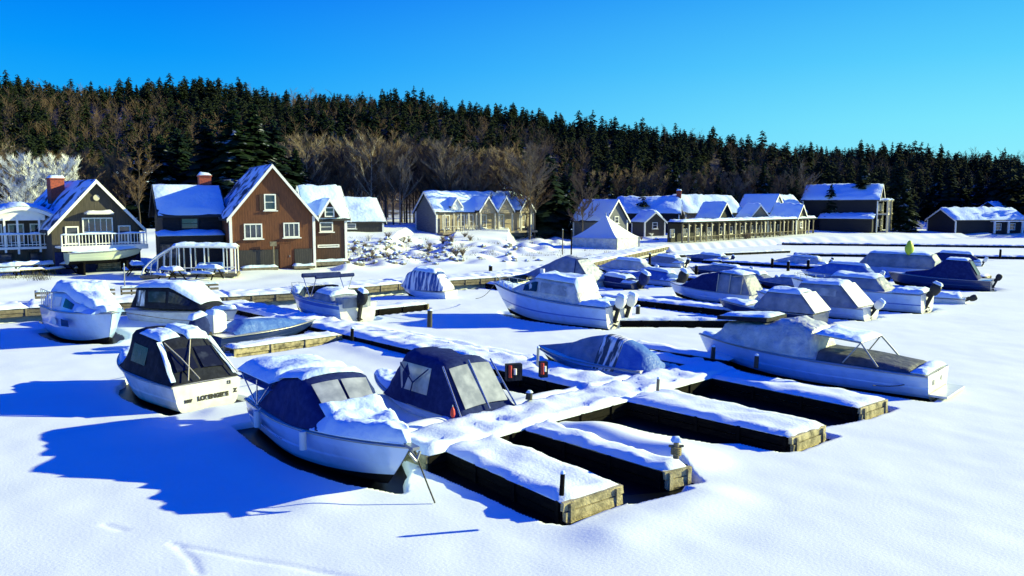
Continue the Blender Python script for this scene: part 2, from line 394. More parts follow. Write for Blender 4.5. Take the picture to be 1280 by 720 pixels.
    def side_window(s, sg, xa, xb, ha, hb, m='vinyl', sx=0, off=.035, sxb=None):
        b = MB(); P = []
        for i in range(7):
            row = []
            for h in (ha, hb):
                sx2 = sx*(h-ha)/(hb-ha); sx3 = (sxb if sxb is not None else sx)*(h-ha)/(hb-ha)
                x = (xa+sx2)+(xb+sx3-xa-sx2)*i/6; a = s.interp(x); _, wb, zb, wt, zt = a
                hh = min(h, .88)
                row.append(Vector((x, sg*(wb+(wt-wb)*hh/.9+off), zb+(zt-zb)*hh)))
            P.append(row)
        b.grid(P, smooth=False)
        return b.build('window', M[m], s.root)
    def end_window(s, i0, i1, q0, q1, f0, f1, m='vinyl', off=.06):
        """on the sloping panel between two canopy stations"""
        a = s.st[i0]; c = s.st[i1]; b = MB()
        n = Vector((c[4]-a[4], 0, -(c[0]-a[0]))); n.normalize()
        if n.z < 0: n = -n
        P = []
        for f in (f0, f1):
            st = [p+(q-p)*f for p, q in zip(a, c)]
            P.append([Vector((st[0], (q0+(q1-q0)*k/4)*st[3]*.92, st[4]+.05*(1-((q0+(q1-q0)*k/4))**2)))+n*off for k in range(5)])
        b.grid(P, smooth=False)
        return b.build('window', M[m], s.root)
    def top_snow(s, x0, x1, th=.1, w=.95, name='canopy_snow', seed=3, tilt=0, u0=-1, u1=1):
        b = MB()
        def fn(u, v):
            x = x0+(x1-x0)*u; a = s.interp(x); q = u0+(u1-u0)*v
            return Vector((x, q*w*a[3], a[4]+.075*(1-q*q)-.015*(abs(q) > .8)+.01))
        b.blanket(fn, 14, 12, abs(x1-x0), s.B*.8, th, .15, seed)
        return b.build(name, M['roof_snow'], s.root)
    def outboard(s, y=0, m='black', sc=1.0, tilt=0.0, cap=False, name='outboard_motor'):
        z0 = s.hs+.02
        Mx = Matrix.Translation((-.16, y, z0)) @ Matrix.Rotation(-tilt, 4, 'Y') @ Matrix.Scale(sc, 4)
        b = MB(); b.M = Mx
        sec = [(.0, .13, .10), (.08, .19, .14), (.25, .24, .165), (.42, .23, .155), (.52, .17, .12), (.55, .05, .04)]
        P = []
        for z, lx, ly in sec:
            P.append([Vector((-.12+lx*math.copysign(abs(math.cos(a))**.6, math.cos(a)), ly*math.copysign(abs(math.sin(a))**.6, math.sin(a)), z)) for a in [2*math.pi*k/16 for k in range(16)]])
        P2 = [list(c) for c in zip(*P)]
        b.grid([r_ for r_ in P2]+[P2[0]]); b.add(P[-1], [tuple(range(16))]); b.add(P[0], [tuple(range(16))[::-1]])
        o = b.build(name, M[m], s.root)
        l = MB(); l.M = Mx; l.box((-.1, 0, -.35), (.16, .09, .75)); l.box((-.1, 0, -.62), (.34, .16, .03)); l.box((.02, 0, -.05), (.16, .2, .24))
        l.tube((-.28, 0, -.82), (.12, 0, -.82), .055, .03); l.box((-.06, 0, -.95), (.14, .02, .24)); l.build('drive_leg', M['black'], o)
        p = MB(); p.M = Mx
        for k in range(3):
            a = 2*math.pi*k/3; p.add([(-.3, 0, -.82), (-.33, .14*math.cos(a)-.05*math.sin(a), -.82+.14*math.sin(a)+.05*math.cos(a)), (-.29, .16*math.cos(a)+.05*math.sin(a), -.82+.16*math.sin(a)-.05*math.cos(a))], [(0, 1, 2)])
        p.build('propeller', M['alu'], o)
        if cap:
            c = MB(); c.M = Mx; c.blanket(lambda u, v: Vector((-.33+.42*u, -.14+.28*v, .54)), 8, 8, .42, .28, .1, .1, 4); c.build('motor_snow', M['roof_snow'], o)
        return o
    def rails(s, t0, t1, h=.45, n=5, name='bow_rail', r=.014):
        b = MB()
        for sg in (1, -1):
            top = []
            for i in range(n+1):
                t = t0+(t1-t0)*i/n; p = Vector((s.xg(t), sg*s.hw(t)*.93, s.sh(t)+.02)); q = p+Vector((.03, 0, h)); top.append(q)
                b.tube(p, q, r, n=5)
            b.path(top, r, 5)
            if sg == 1: l1 = top[-1]
            else: b.tube(l1, top[-1], r, n=5)
        b.build(name, M['steel'], s.root)
    def windshield(s, x, wy, z, h, slope=.5, m='glass', back=.9):
        f = MB(); g = MB()
        p = [Vector((x-back, wy, z)), Vector((x-.15, wy*.95, z)), Vector((x, wy*.55, z)), Vector((x, -wy*.55, z)), Vector((x-.15, -wy*.95, z)), Vector((x-back, -wy, z))]
        q = [v_+Vector((-slope if 0 < i < 5 else -slope*.6, -.08*(1 if v_.y > 0 else -1), h)) for i, v_ in enumerate(p)]
        for i in range(5): g.quad(p[i], p[i+1], q[i+1], q[i])
        f.path(q, .02, 5); f.path(p, .02, 5)
        for a, b_ in zip(p, q): f.tube(a, b_, .02, n=5)
        o = f.build('windshield_frame', M['alu'], s.root); g.build('pane', M[m], o)
    def ellip_hole(s, k=1.15, depth=.3, dx=0, dy=0):
        """the dark melt ring in the snow round the hull, in world coordinates"""
        mw = Matrix.Translation(s.root.location) @ Matrix.Rotation(s.root.rotation_euler[2], 4, 'Z')
        pts = []
        for sg, ts in ((1, range(0, 11)), (-1, range(10, -1, -1))):
            for i in ts:
                t = i/10; w_ = s.hw(t)
                pts.append(mw @ Vector((s.L*t*1.0+dx-(.35 if t > .8 else 0)-.1, sg*(w_*(k-.12*t)+.0)+dy, 0)))
        HOLES.append(([(p.x, p.y) for p in pts], depth))
HOLES = []; DRIFTS = []

# ---- docks ------------------------------------------------------------------
DOCKG = 'snow covered timber docks of the marina'
def dock(label, c, name='dock', top=.27, th=.11, ends=(False, True), side=('wood_dark', 'wood_dark'), floats=True, hole=None, seed=0, snow=True, endm='wood_tan', group=DOCKG, bare=False):
    """c: four world points root-left, root-right, end-right, end-left"""
    P = [Vector((p[0], p[1], 0)) for p in c]
    ctr = sum(P, Vector())/4; root = empty(name, (ctr.x, ctr.y, 0), 0, label, 'dock', group)
    L = [p-ctr for p in P]
    z = lambda p, h: Vector((p.x, p.y, h))
    b = MB(); b.slab(z(L[0], top), z(L[1], top), z(L[2], top), z(L[3], top), .05); b.build('deck', M['planks'], root)
    ax = ((L[3]+L[2])-(L[0]+L[1])).normalized(); ln = (((L[3]+L[2])-(L[0]+L[1]))/2).length
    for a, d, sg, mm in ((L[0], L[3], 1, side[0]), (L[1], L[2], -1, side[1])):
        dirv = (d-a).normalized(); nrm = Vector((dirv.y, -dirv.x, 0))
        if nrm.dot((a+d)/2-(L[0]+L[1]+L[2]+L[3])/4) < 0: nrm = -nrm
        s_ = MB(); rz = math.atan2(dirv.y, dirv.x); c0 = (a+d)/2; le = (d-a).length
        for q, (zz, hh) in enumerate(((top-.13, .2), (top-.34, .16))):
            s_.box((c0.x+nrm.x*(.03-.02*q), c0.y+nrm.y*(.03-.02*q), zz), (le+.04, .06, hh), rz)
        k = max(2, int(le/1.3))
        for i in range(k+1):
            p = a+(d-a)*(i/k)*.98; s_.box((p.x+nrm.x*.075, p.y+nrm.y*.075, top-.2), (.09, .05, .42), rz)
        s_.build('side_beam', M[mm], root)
    for e, (a, d) in enumerate(((L[0], L[1]), (L[3], L[2]))):
        if not ends[e]: continue
        dirv = (d-a).normalized(); rz = math.atan2(dirv.y, dirv.x); c0 = (a+d)/2+(ax if e else -ax)*.05
        s_ = MB(); le = (d-a).length
        s_.box((c0.x, c0.y, top-.07), (le+.14, .09, .17), rz, .01); s_.box((c0.x+ax.x*.02, c0.y+ax.y*.02, top-.27), (le+.06, .1, .19), rz, .01); s_.box((c0.x, c0.y, top-.45), (le-.06, .08, .13), rz, .01)
        for q in (-.42, .42):
            s_.box((c0.x+dirv.x*le*q+ax.x*.07, c0.y+dirv.y*le*q+ax.y*.07, top-.2), (.1, .06, .38), rz)
        s_.build('end_board', M[endm], root)
    if floats:
        f = MB(); k = max(1, int(ln/1.6)); r0 = (L[0]+L[1])/2; r1 = (L[3]+L[2])/2; w_ = (L[1]-L[0]).length
        for i in range(k):
            p = r0+(r1-r0)*((i+.5)/k); f.box((p.x, p.y, -.08), (ln/k*.8, w_*.78, .36), math.atan2(ax.y, ax.x))
        f.build('float', M['black'], root)
    if snow:
        b = MB(); w_ = ((L[1]-L[0]).length+(L[2]-L[3]).length)/2
        def fn(u, v):
            a = L[0]+(L[3]-L[0])*u; d = L[1]+(L[2]-L[1])*u; p = a+(d-a)*(v*1.1-.05); return z(p+ax*((u-.5)*.06), top+.003)
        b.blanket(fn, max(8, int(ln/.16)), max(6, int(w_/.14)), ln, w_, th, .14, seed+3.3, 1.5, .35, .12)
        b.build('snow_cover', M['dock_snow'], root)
    if hole:
        HOLES.append((hole, .32))
    return root
def strip(label, a, b_, width, **k):
    """a straight dock from a to b_ (pixel-free world points on its centre line)"""
    a = Vector((a[0], a[1], 0)); b_ = Vector((b_[0], b_[1], 0)); d = (b_-a).normalized(); n = Vector((-d.y, d.x, 0))*width/2
    return dock(label, [a+n, a-n, b_-n, b_+n], **k)

# ---- houses -------------------------------------------------------------------
def xf(loc=(0, 0, 0), rz=0): return Matrix.Translation(loc) @ Matrix.Rotation(rz, 4, 'Z')
def volume(root, T, W, D, eh, rh, wall, roof='roofdark', over=.35, snow=True, sth=.22, barge='white', corners=True, base=-.6, flat=False, seed=0, snow_sides=(1, 1), bgable=(True, True), left_snow='roof_snow'):
    """gabled block: gables on -y/+y faces of the local frame, ridge along y"""
    b = MB(); b.M = T
    w = W/2
    vs = [(-w, 0, base), (w, 0, base), (w, 0, eh), (0, 0, rh), (-w, 0, eh), (-w, D, base), (w, D, base), (w, D, eh), (0, D, rh), (-w, D, eh)]
    b.add(vs, [(0, 1, 2, 3, 4), (9, 8, 7, 6, 5), (1, 6, 7, 2), (0, 4, 9, 5)])
    b.build('wall', M[wall], root)
    sl_ = (rh-eh)/w; L_ = math.hypot(w, rh-eh); ov = over; r = MB(); r.M = T
    t = .14; rr = rh+.02
    def side(sg):
        x1 = sg*(w+ov*.9); z1 = rr-sl_*(w+ov*.9)
        return x1, z1
    for sg in (1, -1):
        x1, z1 = side(sg)
        a = [(0, -ov, rr), (0, D+ov, rr), (x1, D+ov, z1), (x1, -ov, z1)]
        v_ = [Vector(p) for p in a]+[Vector(p)+Vector((0, 0, t)) for p in a]
        r.add(v_, [(0, 1, 2, 3), (7, 6, 5, 4), (0, 4, 5, 1), (1, 5, 6, 2), (2, 6, 7, 3), (3, 7, 4, 0)])
    ro = r.build('roof', M[roof], root)
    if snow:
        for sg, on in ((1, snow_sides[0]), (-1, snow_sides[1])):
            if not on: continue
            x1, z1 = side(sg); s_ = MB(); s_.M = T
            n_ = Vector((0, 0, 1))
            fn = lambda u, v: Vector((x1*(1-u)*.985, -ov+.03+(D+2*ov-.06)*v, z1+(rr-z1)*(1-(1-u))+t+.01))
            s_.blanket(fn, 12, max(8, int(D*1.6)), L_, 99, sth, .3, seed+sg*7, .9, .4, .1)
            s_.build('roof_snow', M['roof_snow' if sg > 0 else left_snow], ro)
    if barge:
        for ye, on in ((-ov-.03, bgable[0]), (D+ov+.03, bgable[1])):
            if not on: continue
            bb = MB(); bb.M = T
            for sg in (1, -1):
                x1, z1 = side(sg)
                a = [Vector((0, ye, rr-.13)), Vector((x1, ye, z1-.13)), Vector((x1, ye, z1+.15)), Vector((0, ye, rr+.15))]
                v_ = [p+Vector((0, -.03, 0)) for p in a]+[p+Vector((0, .03, 0)) for p in a]
                bb.add(v_, [(0, 1, 2, 3), (7, 6, 5, 4), (0, 4, 5, 1), (1, 5, 6, 2), (2, 6, 7, 3), (3, 7, 4, 0)])
            bb.build('bargeboard', M[barge], root)
    if corners:
        for x in (-w, w):
            for y in (0, D): cb = MB(); cb.M = T; cb.box((x, y, (eh+base)/2), (.2, .2, eh-base-.02)); cb.build('corner_board', M['white'], root)
def window(root, T, x, z, w_, h, y=0, face='f', mul=1, cross=True, m='houseglass', fm='white', sill=True):
    """window in the -y face (f), the -x face (l) or +x face (r) of a block whose transform is T"""
    A = {'f': Matrix.Translation((x, y-.03, z)), 'l': Matrix.Translation((y-.03, x, z)) @ Matrix.Rotation(-math.pi/2, 4, 'Z'), 'r': Matrix.Translation((y+.03, x, z)) @ Matrix.Rotation(math.pi/2, 4, 'Z')}[face]
    b = MB(); b.M = T @ A; fw = .09
    for sx in (-1, 1): b.box((sx*(w_/2), -.02, 0), (fw, .1, h+fw))
    for sz in (-1, 1): b.box((0, -.02, sz*h/2), (w_-fw, .096, fw))
    for k in range(1, mul+1):
        if mul > 1 and k < mul+0: b.box((-w_/2+w_*k/mul, -.015, 0), (.05, .06, h-.1))
    if cross: b.box((0, -.012, 0), (w_-.1, .05, .045))
    o = b.build('window', M[fm], root)
    g = MB(); g.M = T @ A; g.box((0, 0, 0), (w_-.05, .03, h-.05)); g.build('pane', M[m], o)
    if sill:
        s_ = MB(); s_.M = T @ A; s_.box((0, -.1, -h/2-.09), (w_+.3, .2, .07)); s_.build('sill', M['white'], o)
    return o
def chimney(root, T, x, y, z0, z1, s=.7):
    b = MB(); b.M = T; b.box((x, y, (z0+z1)/2), (s, s, z1-z0)); b.box((x, y, z1+.04), (s+.14, s+.14, .09)); o = b.build('chimney', M['brick'], root)
    c = MB(); c.M = T; c.blanket(lambda u, v: Vector((x-s*.55+s*1.1*u, y-s*.55+s*1.1*v, z1+.09)), 8, 8, s, s, .22, .22, 2); c.build('chimney_snow', M['roof_snow'], o)
def railing(root, T, p0, p1, h=.95, n=None, m='white', name='railing'):
    p0 = Vector(p0); p1 = Vector(p1); d = p1-p0; L_ = d.length; n = n or int(L_/.35)
    b = MB(); b.M = T; b.tube(p0+UP*h, p1+UP*h, .05, n=4); b.tube(p0+UP*.12, p1+UP*.12, .04, n=4)
    for i in range(n+1): q = p0+d*i/n; b.tube(q, q+UP*h, .03 if i % 5 else .06, n=4)
    return b.build(name, M[m], root)

# ---- trees ---------------------------------------------------------------------
def conifer_geo(Ht, Rad, layers, nb, leafs, seed, gap=.12, power=.85, z0=.10):
    rd = random.Random(seed); vs = []; fs = []
    for l in range(layers):
        f = l/(layers-1); z = Ht*(z0+(1-z0)*f**.95); r = Rad*(1-f)**power*(.72+.5*rd.random())+Rad*.03
        a0 = rd.random()*7
        for k in range(nb):
            if rd.random() < gap: continue
            a = a0+2*math.pi*k/nb+rd.uniform(-.3, .3); rr = r*rd.uniform(.6, 1.15); dro = rd.uniform(.10, .42); zb = z; z = min(Ht*.985, z+rd.uniform(-.8, .8)*Ht/layers)
            ca, sa = math.cos(a), math.sin(a)
            for q in range(leafs):
                g0 = q/leafs*.85; g1 = min(1.0, g0+.42+.3/leafs); wd = rr*(.16+.20*(1-g0))*rd.uniform(.8, 1.3)
                jz = rd.uniform(-.12, .12)*Ht/layers
                p0 = (ca*rr*g0, sa*rr*g0, z-dro*rr*g0*g0*1.2+jz)
                tz = z-dro*rr*g1*g1*1.2+jz
                dr = Ht/layers*rd.uniform(.5, 1.3)
                n = len(vs)
                vs += [p0, (ca*rr*(g0+g1)/2-sa*wd, sa*rr*(g0+g1)/2+ca*wd, (p0[2]+tz)/2-dr*.5), (ca*rr*g1, sa*rr*g1, tz), (ca*rr*(g0+g1)/2+sa*wd, sa*rr*(g0+g1)/2-ca*wd, (p0[2]+tz)/2-dr*.5)]
                fs += [(n, n+1, n+2), (n, n+2, n+3)]
            z = zb
    return np.array(vs), np.array(fs)
def bare_geo(Ht, Rad, seed, main=9, sub=6, tw=6, thick=.05):
    """(limb triangles, twig triangles) of a leafless broadleaf tree"""
    rd = random.Random(seed); V = []; F = []; TV = []; TF = []
    def limb(a, b, r0, r1, n=4):
        d = (b-a); q = d.orthogonal().normalized(); w_ = d.normalized().cross(q); k0 = len(V)
        for p, r in ((a, r0), (b, r1)):
            for k in range(n): t = 2*math.pi*k/n; V.append(tuple(p+(q*math.cos(t)+w_*math.sin(t))*r))
        for k in range(n):
            F.append((k0+k, k0+(k+1) % n, k0+n+(k+1) % n)); F.append((k0+k, k0+n+(k+1) % n, k0+n+k))
    def twig(a, d, l, w0):
        s_ = d.orthogonal().normalized()*w0; b = a+d*l; k0 = len(TV)
        TV.extend([tuple(a-s_), tuple(a+s_), tuple(b)]); TF.append((k0, k0+1, k0+2))
    p = Vector((0, 0, -.3)); r = thick*Ht*.32; segs = []; nseg = 6
    for i in range(nseg):
        q = Vector((rd.uniform(-.03, .03)*Ht*(i/nseg), rd.uniform(-.03, .03)*Ht*(i/nseg), Ht*.88*(i+1)/nseg)); r1 = r*.78
        limb(p, q, r, r1, 5); segs.append((p, q, r1)); p = q; r = r1
    for m in range(main):
        f = .28+.68*m/main; i = min(int(f*nseg), nseg-1); a = segs[i][0].lerp(segs[i][1], f*nseg-i); ang = rd.random()*6.28+m*2.4
        up = rd.uniform(.7, 1.5); d = Vector((math.cos(ang), math.sin(ang), up)).normalized(); l = Rad*rd.uniform(.8, 1.25)*(1.1-.45*f)*math.sqrt(1+up*.4)
        b = a+d*l; limb(a, b, segs[i][2]*.55, .018*Ht*.12+.01, 3)
        for s_ in range(sub):
            g = .25+.75*s_/sub; c = a.lerp(b, g); d2 = (d+Vector((rd.uniform(-1, 1), rd.uniform(-1, 1), rd.uniform(-.1, .9)))*.75).normalized(); l2 = l*rd.uniform(.25, .5)
            e = c+d2*l2; limb(c, e, .028, .012, 3)
            for t in range(tw):
                h = rd.uniform(.1, 1); d3 = (d2+Vector((rd.uniform(-1, 1), rd.uniform(-1, 1), rd.uniform(-.3, 1)))*.8).normalized()
                twig(c.lerp(e, h), d3, rd.uniform(.35, .9)*Ht*.09, .012*Ht*.12+.008)
    return np.array(V), np.array(F), np.array(TV), np.array(TF)
def np_mesh(name, v, f, mats, mi=None, smooth=False):
    me = bpy.data.meshes.new(name); me.vertices.add(len(v)); me.vertices.foreach_set('co', np.asarray(v, np.float32).ravel())
    n = f.shape[1]; me.loops.add(f.size); me.loops.foreach_set('vertex_index', f.astype(np.int32).ravel())
    me.polygons.add(len(f)); me.polygons.foreach_set('loop_start', np.arange(0, f.size, n, dtype=np.int32)); me.polygons.foreach_set('loop_total', np.full(len(f), n, np.int32))
    for m in mats: me.materials.append(m)
    if mi is not None: me.polygons.foreach_set('material_index', mi.astype(np.int32))
    me.polygons.foreach_set('use_smooth', np.full(len(f), smooth)); me.update(calc_edges=True); me.validate(); return me
def np_obj(name, me, parent=None):
    o = bpy.data.objects.new(name, me); col.objects.link(o); o.parent = parent; return o
# =================================================================== docks
def g2(px, py, z=.38): p = G(px, py, z); return Vector((p.x, p.y, 0))
V_ = Vector((.69, -.724, 0)); U_ = Vector((.724, .69, 0))
f1 = [Vector((-2.55, 17.35, 0)), g2(615, 542), g2(772, 600), g2(704, 621)]
f1[0] = f1[1]-(g2(772, 600)-g2(704, 621)).normalized()*1.42
f2 = [g2(657, 532), g2(657, 532)+U_*.8, g2(858, 577), g2(831, 583)]
f3 = [g2(779, 495), g2(829, 484), g2(1027, 527), g2(988, 541)]
f4 = [g2(889, 468), g2(889, 468)+U_*1.15, g2(1105, 495), g2(1074, 505)]
mainw = [g2(560, 575)-U_*1.0+V_*.0, f4[1]+U_*2.2]
a0 = f1[1]-U_*3.6; a1 = f4[1]+U_*1.5
# the cross walkway carries the near fingers along its near edge
md = (f4[0]-f1[1]).normalized(); mn = Vector((-md.y, md.x, 0))
near0 = f1[1]-md*2.0; near1 = f4[0]+md*1.6
dock('wide snow covered cross walkway that the four near finger docks branch from', [near0, near0+mn*1.55, near1+mn*1.55, near1], name='walkway', ends=(True, True), seed=1, th=.16)
dock('front finger dock with two pale planks across its lit end, nearest the viewer', f1, seed=2)
dock('narrow finger dock second from the front with blue shaded crumbly snow edge', f2, seed=3, th=.14)
dock('third finger dock from the front with splintered yellow plank end', f3, seed=4)
dock('fourth finger dock from the front, beside the long tarp covered cruiser', f4, seed=5)
tr0 = Vector((-16.6, 46.2, 0)); tr1 = (f3[0]+f3[1])/2+mn*1.6
tr1 = Vector((3.05, 24.75, 0))
strip('long snowy walkway running from the shore quay out to the cross walkway', tr0, tr1, 1.7, name='walkway', seed=6, th=.16, ends=(False, False))
for rect in ([f1[1], f2[0], f2[3]+V_*.6, f1[2]+V_*.4], [f3[0]-U_*1.75, f3[0]+V_*.1, f3[3]-V_*.6, f3[3]-V_*1.6-U_*.9, f3[0]-U_*1.9+V_*1.1], [f3[1], f4[0], f4[3]+V_*.1, f3[2]+U_*.25-V_*.6],
             [f3[0]-U_*.55+V_*1, f3[0]+V_*1, f3[3]+V_*.15, f3[3]-U_*.4],
             [f1[0]-U_*.62, f1[0]+U_*.1, f1[3]+U_*.1+V_*.12, f1[3]-U_*.35],
             [f1[2]-U_*.1+V_*.25, f1[3]-U_*.2+V_*.25, f1[3]-U_*.3, f1[2]+U_*.35-V_*.3],
             [f4[0]-U_*.5+V_*.6, f4[0], f4[3]+V_*.1, f4[3]-U_*.4],
             [f2[2]+V_*.3, f2[3]+V_*.3, f2[3]-V_*.5, f2[2]+U_*.3-V_*.4], [f3[2]+V_*.25+U_*.3, f3[3]+V_*.2, f3[3]-V_*.5, f3[2]+U_*.3-V_*.5],
             [f4[2]+V_*.2+U_*.3, f4[3]+V_*.2, f4[3]-V_*.5, f4[2]+U_*.3-V_*.5]):
    HOLES.append(([(p.x, p.y) for p in rect], .34))
# small dark slip behind the cross walkway
q0 = g2(625, 470); HOLES.append(([tuple(g2(*p, 0)[:2]) for p in ((612, 478), (640, 470), (690, 472), (752, 486), (700, 500), (640, 488))], .34))
for a, b, wd, lb, k in (
    ((-4.9, 34.9), (.95, 28.7), .95, 'long low dock with black shaded side ending at a steel post', {}),
    ((-11.35, 31.6), (-7.9, 35.0), .85, 'short plank dock with bare tan side board near the black canopied boat', dict(side=('wood_tan', 'wood_tan'))),
    ((-15.6, 36.2), (-11.0, 40.6), .8, 'short snowy dock between the covered boats on the left', {}),
    ((-9.9, 41.5), (-5.2, 45.9), .9, 'dock stub on the far side of the shore walkway', {}),
    ((-1.4, 58.0), (13.2, 42.2), 1.2, 'second long walkway with navy shaded side in mid marina', {}),
    ((6.8, 28.3), (3.9, 31.4), .9, 'black sided dock stub behind the tarp covered cruiser', {}),
    ((8.2, 24.0+5.2), (5.0, 32.4), .8, 'snow capped dock beside the hull of the tarp covered cruiser', {}),
    ((5.0, 39.5), (13.6, 33.2+6.2), .8, 'thin dock under the mid marina boats', {}),
    ((8.5, 68.5), (24.0, 52.5), 1.3, 'third long walkway across the far marina', {}),
    ((20.0, 82.0), (38.0, 63.5), 1.3, 'fourth long walkway leading to the grey boxy boat', {}),
    ((14.5, 62.6), (20.5, 69.0), 1.0, 'far finger dock left of the small navy boats', {}),
    ((26.5, 74.5), (36.5, 80.0), 1.1, 'far finger dock edged with navy shade', {}),
    ((33.0, 93.0), (62.0, 86.0), 1.2, 'far dock reaching the right edge of the frame', {}),
    ((40.0, 118.0), (78.0, 108.0), 1.2, 'farthest thin dock line at the right', {}),
    ((18.0, 90.0), (34.0, 99.0), 1.2, 'farthest dock in front of the arcade', {}),
    ((24.5, 57.8), (29.5, 63.2), 1.0, 'finger dock between the white cruiser and the navy covered boat', {}),
):
    strip(lb, a, b, wd, seed=a[0], floats=a[1] < 60, **k)
    if a[1] < 60:
        A = Vector((*a, 0)); B = Vector((*b, 0)); d = (B-A).normalized(); n = Vector((-d.y, d.x, 0))
        s_ = -1 if n.dot(Vector((-.7, -.7, 0))) < 0 else 1
        HOLES.append(([tuple(p[:2]) for p in (A+n*s_*(wd/2-.1), B+n*s_*(wd/2-.1), B+n*s_*(wd/2+.35), A+n*s_*(wd/2+.35))], .3))
# quay along the shore
qp = [(-47, 28.6), (-29.5, 37.4), (-25.2, 41.2), (-16.6, 46.3), (-12.9, 48.5), (-7.6, 54), (0, 59.5), (5, 68), (12, 84), (20, 102)]
ql = ['left end of the shore quay with broad tan fascia board', 'second quay section behind the rounded white boat', 'quay section in front of the arched white shelter', 'quay section below the brown gabled house', 'quay section right of the brown gabled house', 'quay section behind the small blue striped boat', 'quay section behind the grey tent covered boat', 'quay section in front of the pyramid tent', 'far quay section in front of the long arcade']
for i in range(9):
    a = Vector((*qp[i], 0)); b = Vector((*qp[i+1], 0)); d = (b-a).normalized(); n = Vector((-d.y, d.x, 0))
    o = dock(ql[i], [a+n*2.6, a, b, b+n*2.6] if True else None, name='quay', top=.62, ends=(False, False), side=('wood_grey', 'wood_tan' if i < 1 else 'wood_grey'), floats=False, seed=i, th=.14, group='timber quay along the shore')
    HOLES.append(([tuple(p[:2]) for p in (a+n*.3, b+n*.3, b-n*.55, a-n*.55)], .3))

# =================================================================== boats
BG = 'boats laid up for winter in the marina'
# front boat
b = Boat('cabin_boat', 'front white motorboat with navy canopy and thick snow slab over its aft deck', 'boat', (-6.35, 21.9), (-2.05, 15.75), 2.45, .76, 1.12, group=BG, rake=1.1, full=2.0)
b.canopy([(1.15, 1.12, .8, .98, .92), (1.9, 1.14, .8, .90, 1.62), (3.3, 1.14, .82, .84, 1.88), (3.75, 1.12, .84, .80, 1.80), (4.85, .95, .95, .70, 1.06)], 'navy', seed=1, wr=.05)
b.end_window(3, 4, -.95, -.05, .08, .92, 'vinyl'); b.end_window(3, 4, .05, .95, .08, .92, 'vinyl')
b.top_snow(1.9, 3.5, .07)
# snow laden bimini over the aft deck
s_ = MB()
def bim(u, v): q = 2*v-1; return Vector((-.65+2.75*u, q*1.12, 1.44+.10*(1-q*q)+.10*u))
s_.blanket(bim, 20, 12, 2.7, 2.2, .22, .3, 4, .8, .25); s_.build('bimini_snow', M['roof_snow'], b.root)
s_ = MB(); P = [[bim(i/10, j/8)-Vector((0, 0, .05)) for j in range(9)] for i in range(11)]; s_.grid(P); s_.grid([[p+Vector((0, 0, -.14)) for p in r_][::-1] for r_ in P])
s_.build('bimini', M['bluetarp'], b.root)  # blue cloth colour stands in for the slab's shaded underside
for sg in (1, -1):
    s_ = MB()
    for x0, x1 in ((1.0, -.4), (1.0, 1.0), (1.0, 2.0)): s_.tube((x0, sg*1.1, .76), (x1, sg*1.08, 1.44), .02)
    s_.build('bimini_frame', M['steel'], b.root)
b.snow(.60, .985, .30, 1.0, 'foredeck_snow', 2, zup=.02); b.snow(0.02, .15, .2, .95, 'stern_snow', 3)
s_ = MB(); s_.blanket(lambda u, v: Vector((4.35+.85*u, -.7+1.5*v, 1.42-.42*u)), 10, 12, .85, 1.5, .17, .4, 6); s_.build('windshield_snow', M['roof_snow'], b.root)
s_ = MB(); s_.grid([[Vector((.15+3.0*i/12, -(b.hw((.15+3.0*i/12)/b.L)*(.955+.03*q)+.02), b.sh(0)*(.50+.2*q*(1-i/12)+.02*i/12))) for q in (0, 1)] for i in range(13)], smooth=False); s_.build('hull_stripe', M['navyhull'], b.root)
for x_, z_ in ((1.6, .35), (4.4, .45)):
    s_ = MB(); s_.tube((x_, -(b.hw(x_/b.L)+.09), z_), (x_, -(b.hw(x_/b.L)+.09), z_+.42), .085, n=10); s_.tube((x_, -(b.hw(x_/b.L)+.06), z_+.42), (x_, -(b.hw(x_/b.L)-.02), .84), .012, n=5); s_.build('fender', M['tentwhite'], b.root)
b.outboard(0, 'navy', .9, .5, cap=True)
s_ = MB(); s_.box((b.L+.02, 0, 1.12), (.42, .16, .06)); s_.tube((b.L-.1, 0, 1.07), (b.L+.2, 0, .9), .025); s_.path([(b.L+.16, -.12, 1.03), (b.L+.22, 0, .85), (b.L+.16, .12, 1.03)], .03); s_.build('anchor', M['alu'], b.root)
b.ellip_hole(1.2, .34)
front = b
# white boat with lettered transom
b = Boat('canopy_boat', 'white motorboat with black canopy, its lit transom lettered in black', 'boat', (-9.05, 23.3), (-13.5, 27.3), 2.35, .75, .95, hull='gel2', group=BG, full=2.4)
b.canopy([(.10, 1.08, .76, .98, .80), (1.25, 1.1, .76, .80, 1.80), (1.45, 1.1, .76, .80, 1.90), (3.2, 1.08, .8, .78, 2.02), (4.0, .95, .85, .7, .95)], 'blackcanvas', seed=2, wr=.05)
b.end_window(0, 1, -.85, -.1, .25, .8, 'darkvinyl', off=.035); b.end_window(0, 1, .1, .85, .25, .8, 'darkvinyl', off=.035)
b.side_window(1, 1.9, 2.9, .3, .75, 'darkvinyl')
b.top_snow(1.25, 2.8, .13, u0=-1, u1=-.05); b.top_snow(1.4, 2.8, .10, u0=.15, u1=1, name='canopy_snow', seed=8)
b.snow(.7, .96, .12, .9, 'foredeck_snow', 5)
s_ = MB()
for q0, q1 in ((-.95, -.62), (.25, .7), (.6, -.1)): s_.path([(-.02, q0, .88), (.6, (q0+q1)*.5, 1.42), (1.2, q1, 1.86)], .018)
s_.build('strap', M['ivory'], b.root)
for sg in (-1, 1): s_ = MB(); s_.blanket(lambda u, v: Vector((.15+1.2*u, sg*(.98-.2*u)-.07+.14*v, .86+1.02*u)), 14, 4, 1.2, .14, .035, .07, 3); s_.build('canopy_snow', M['roof_snow'], b.root)
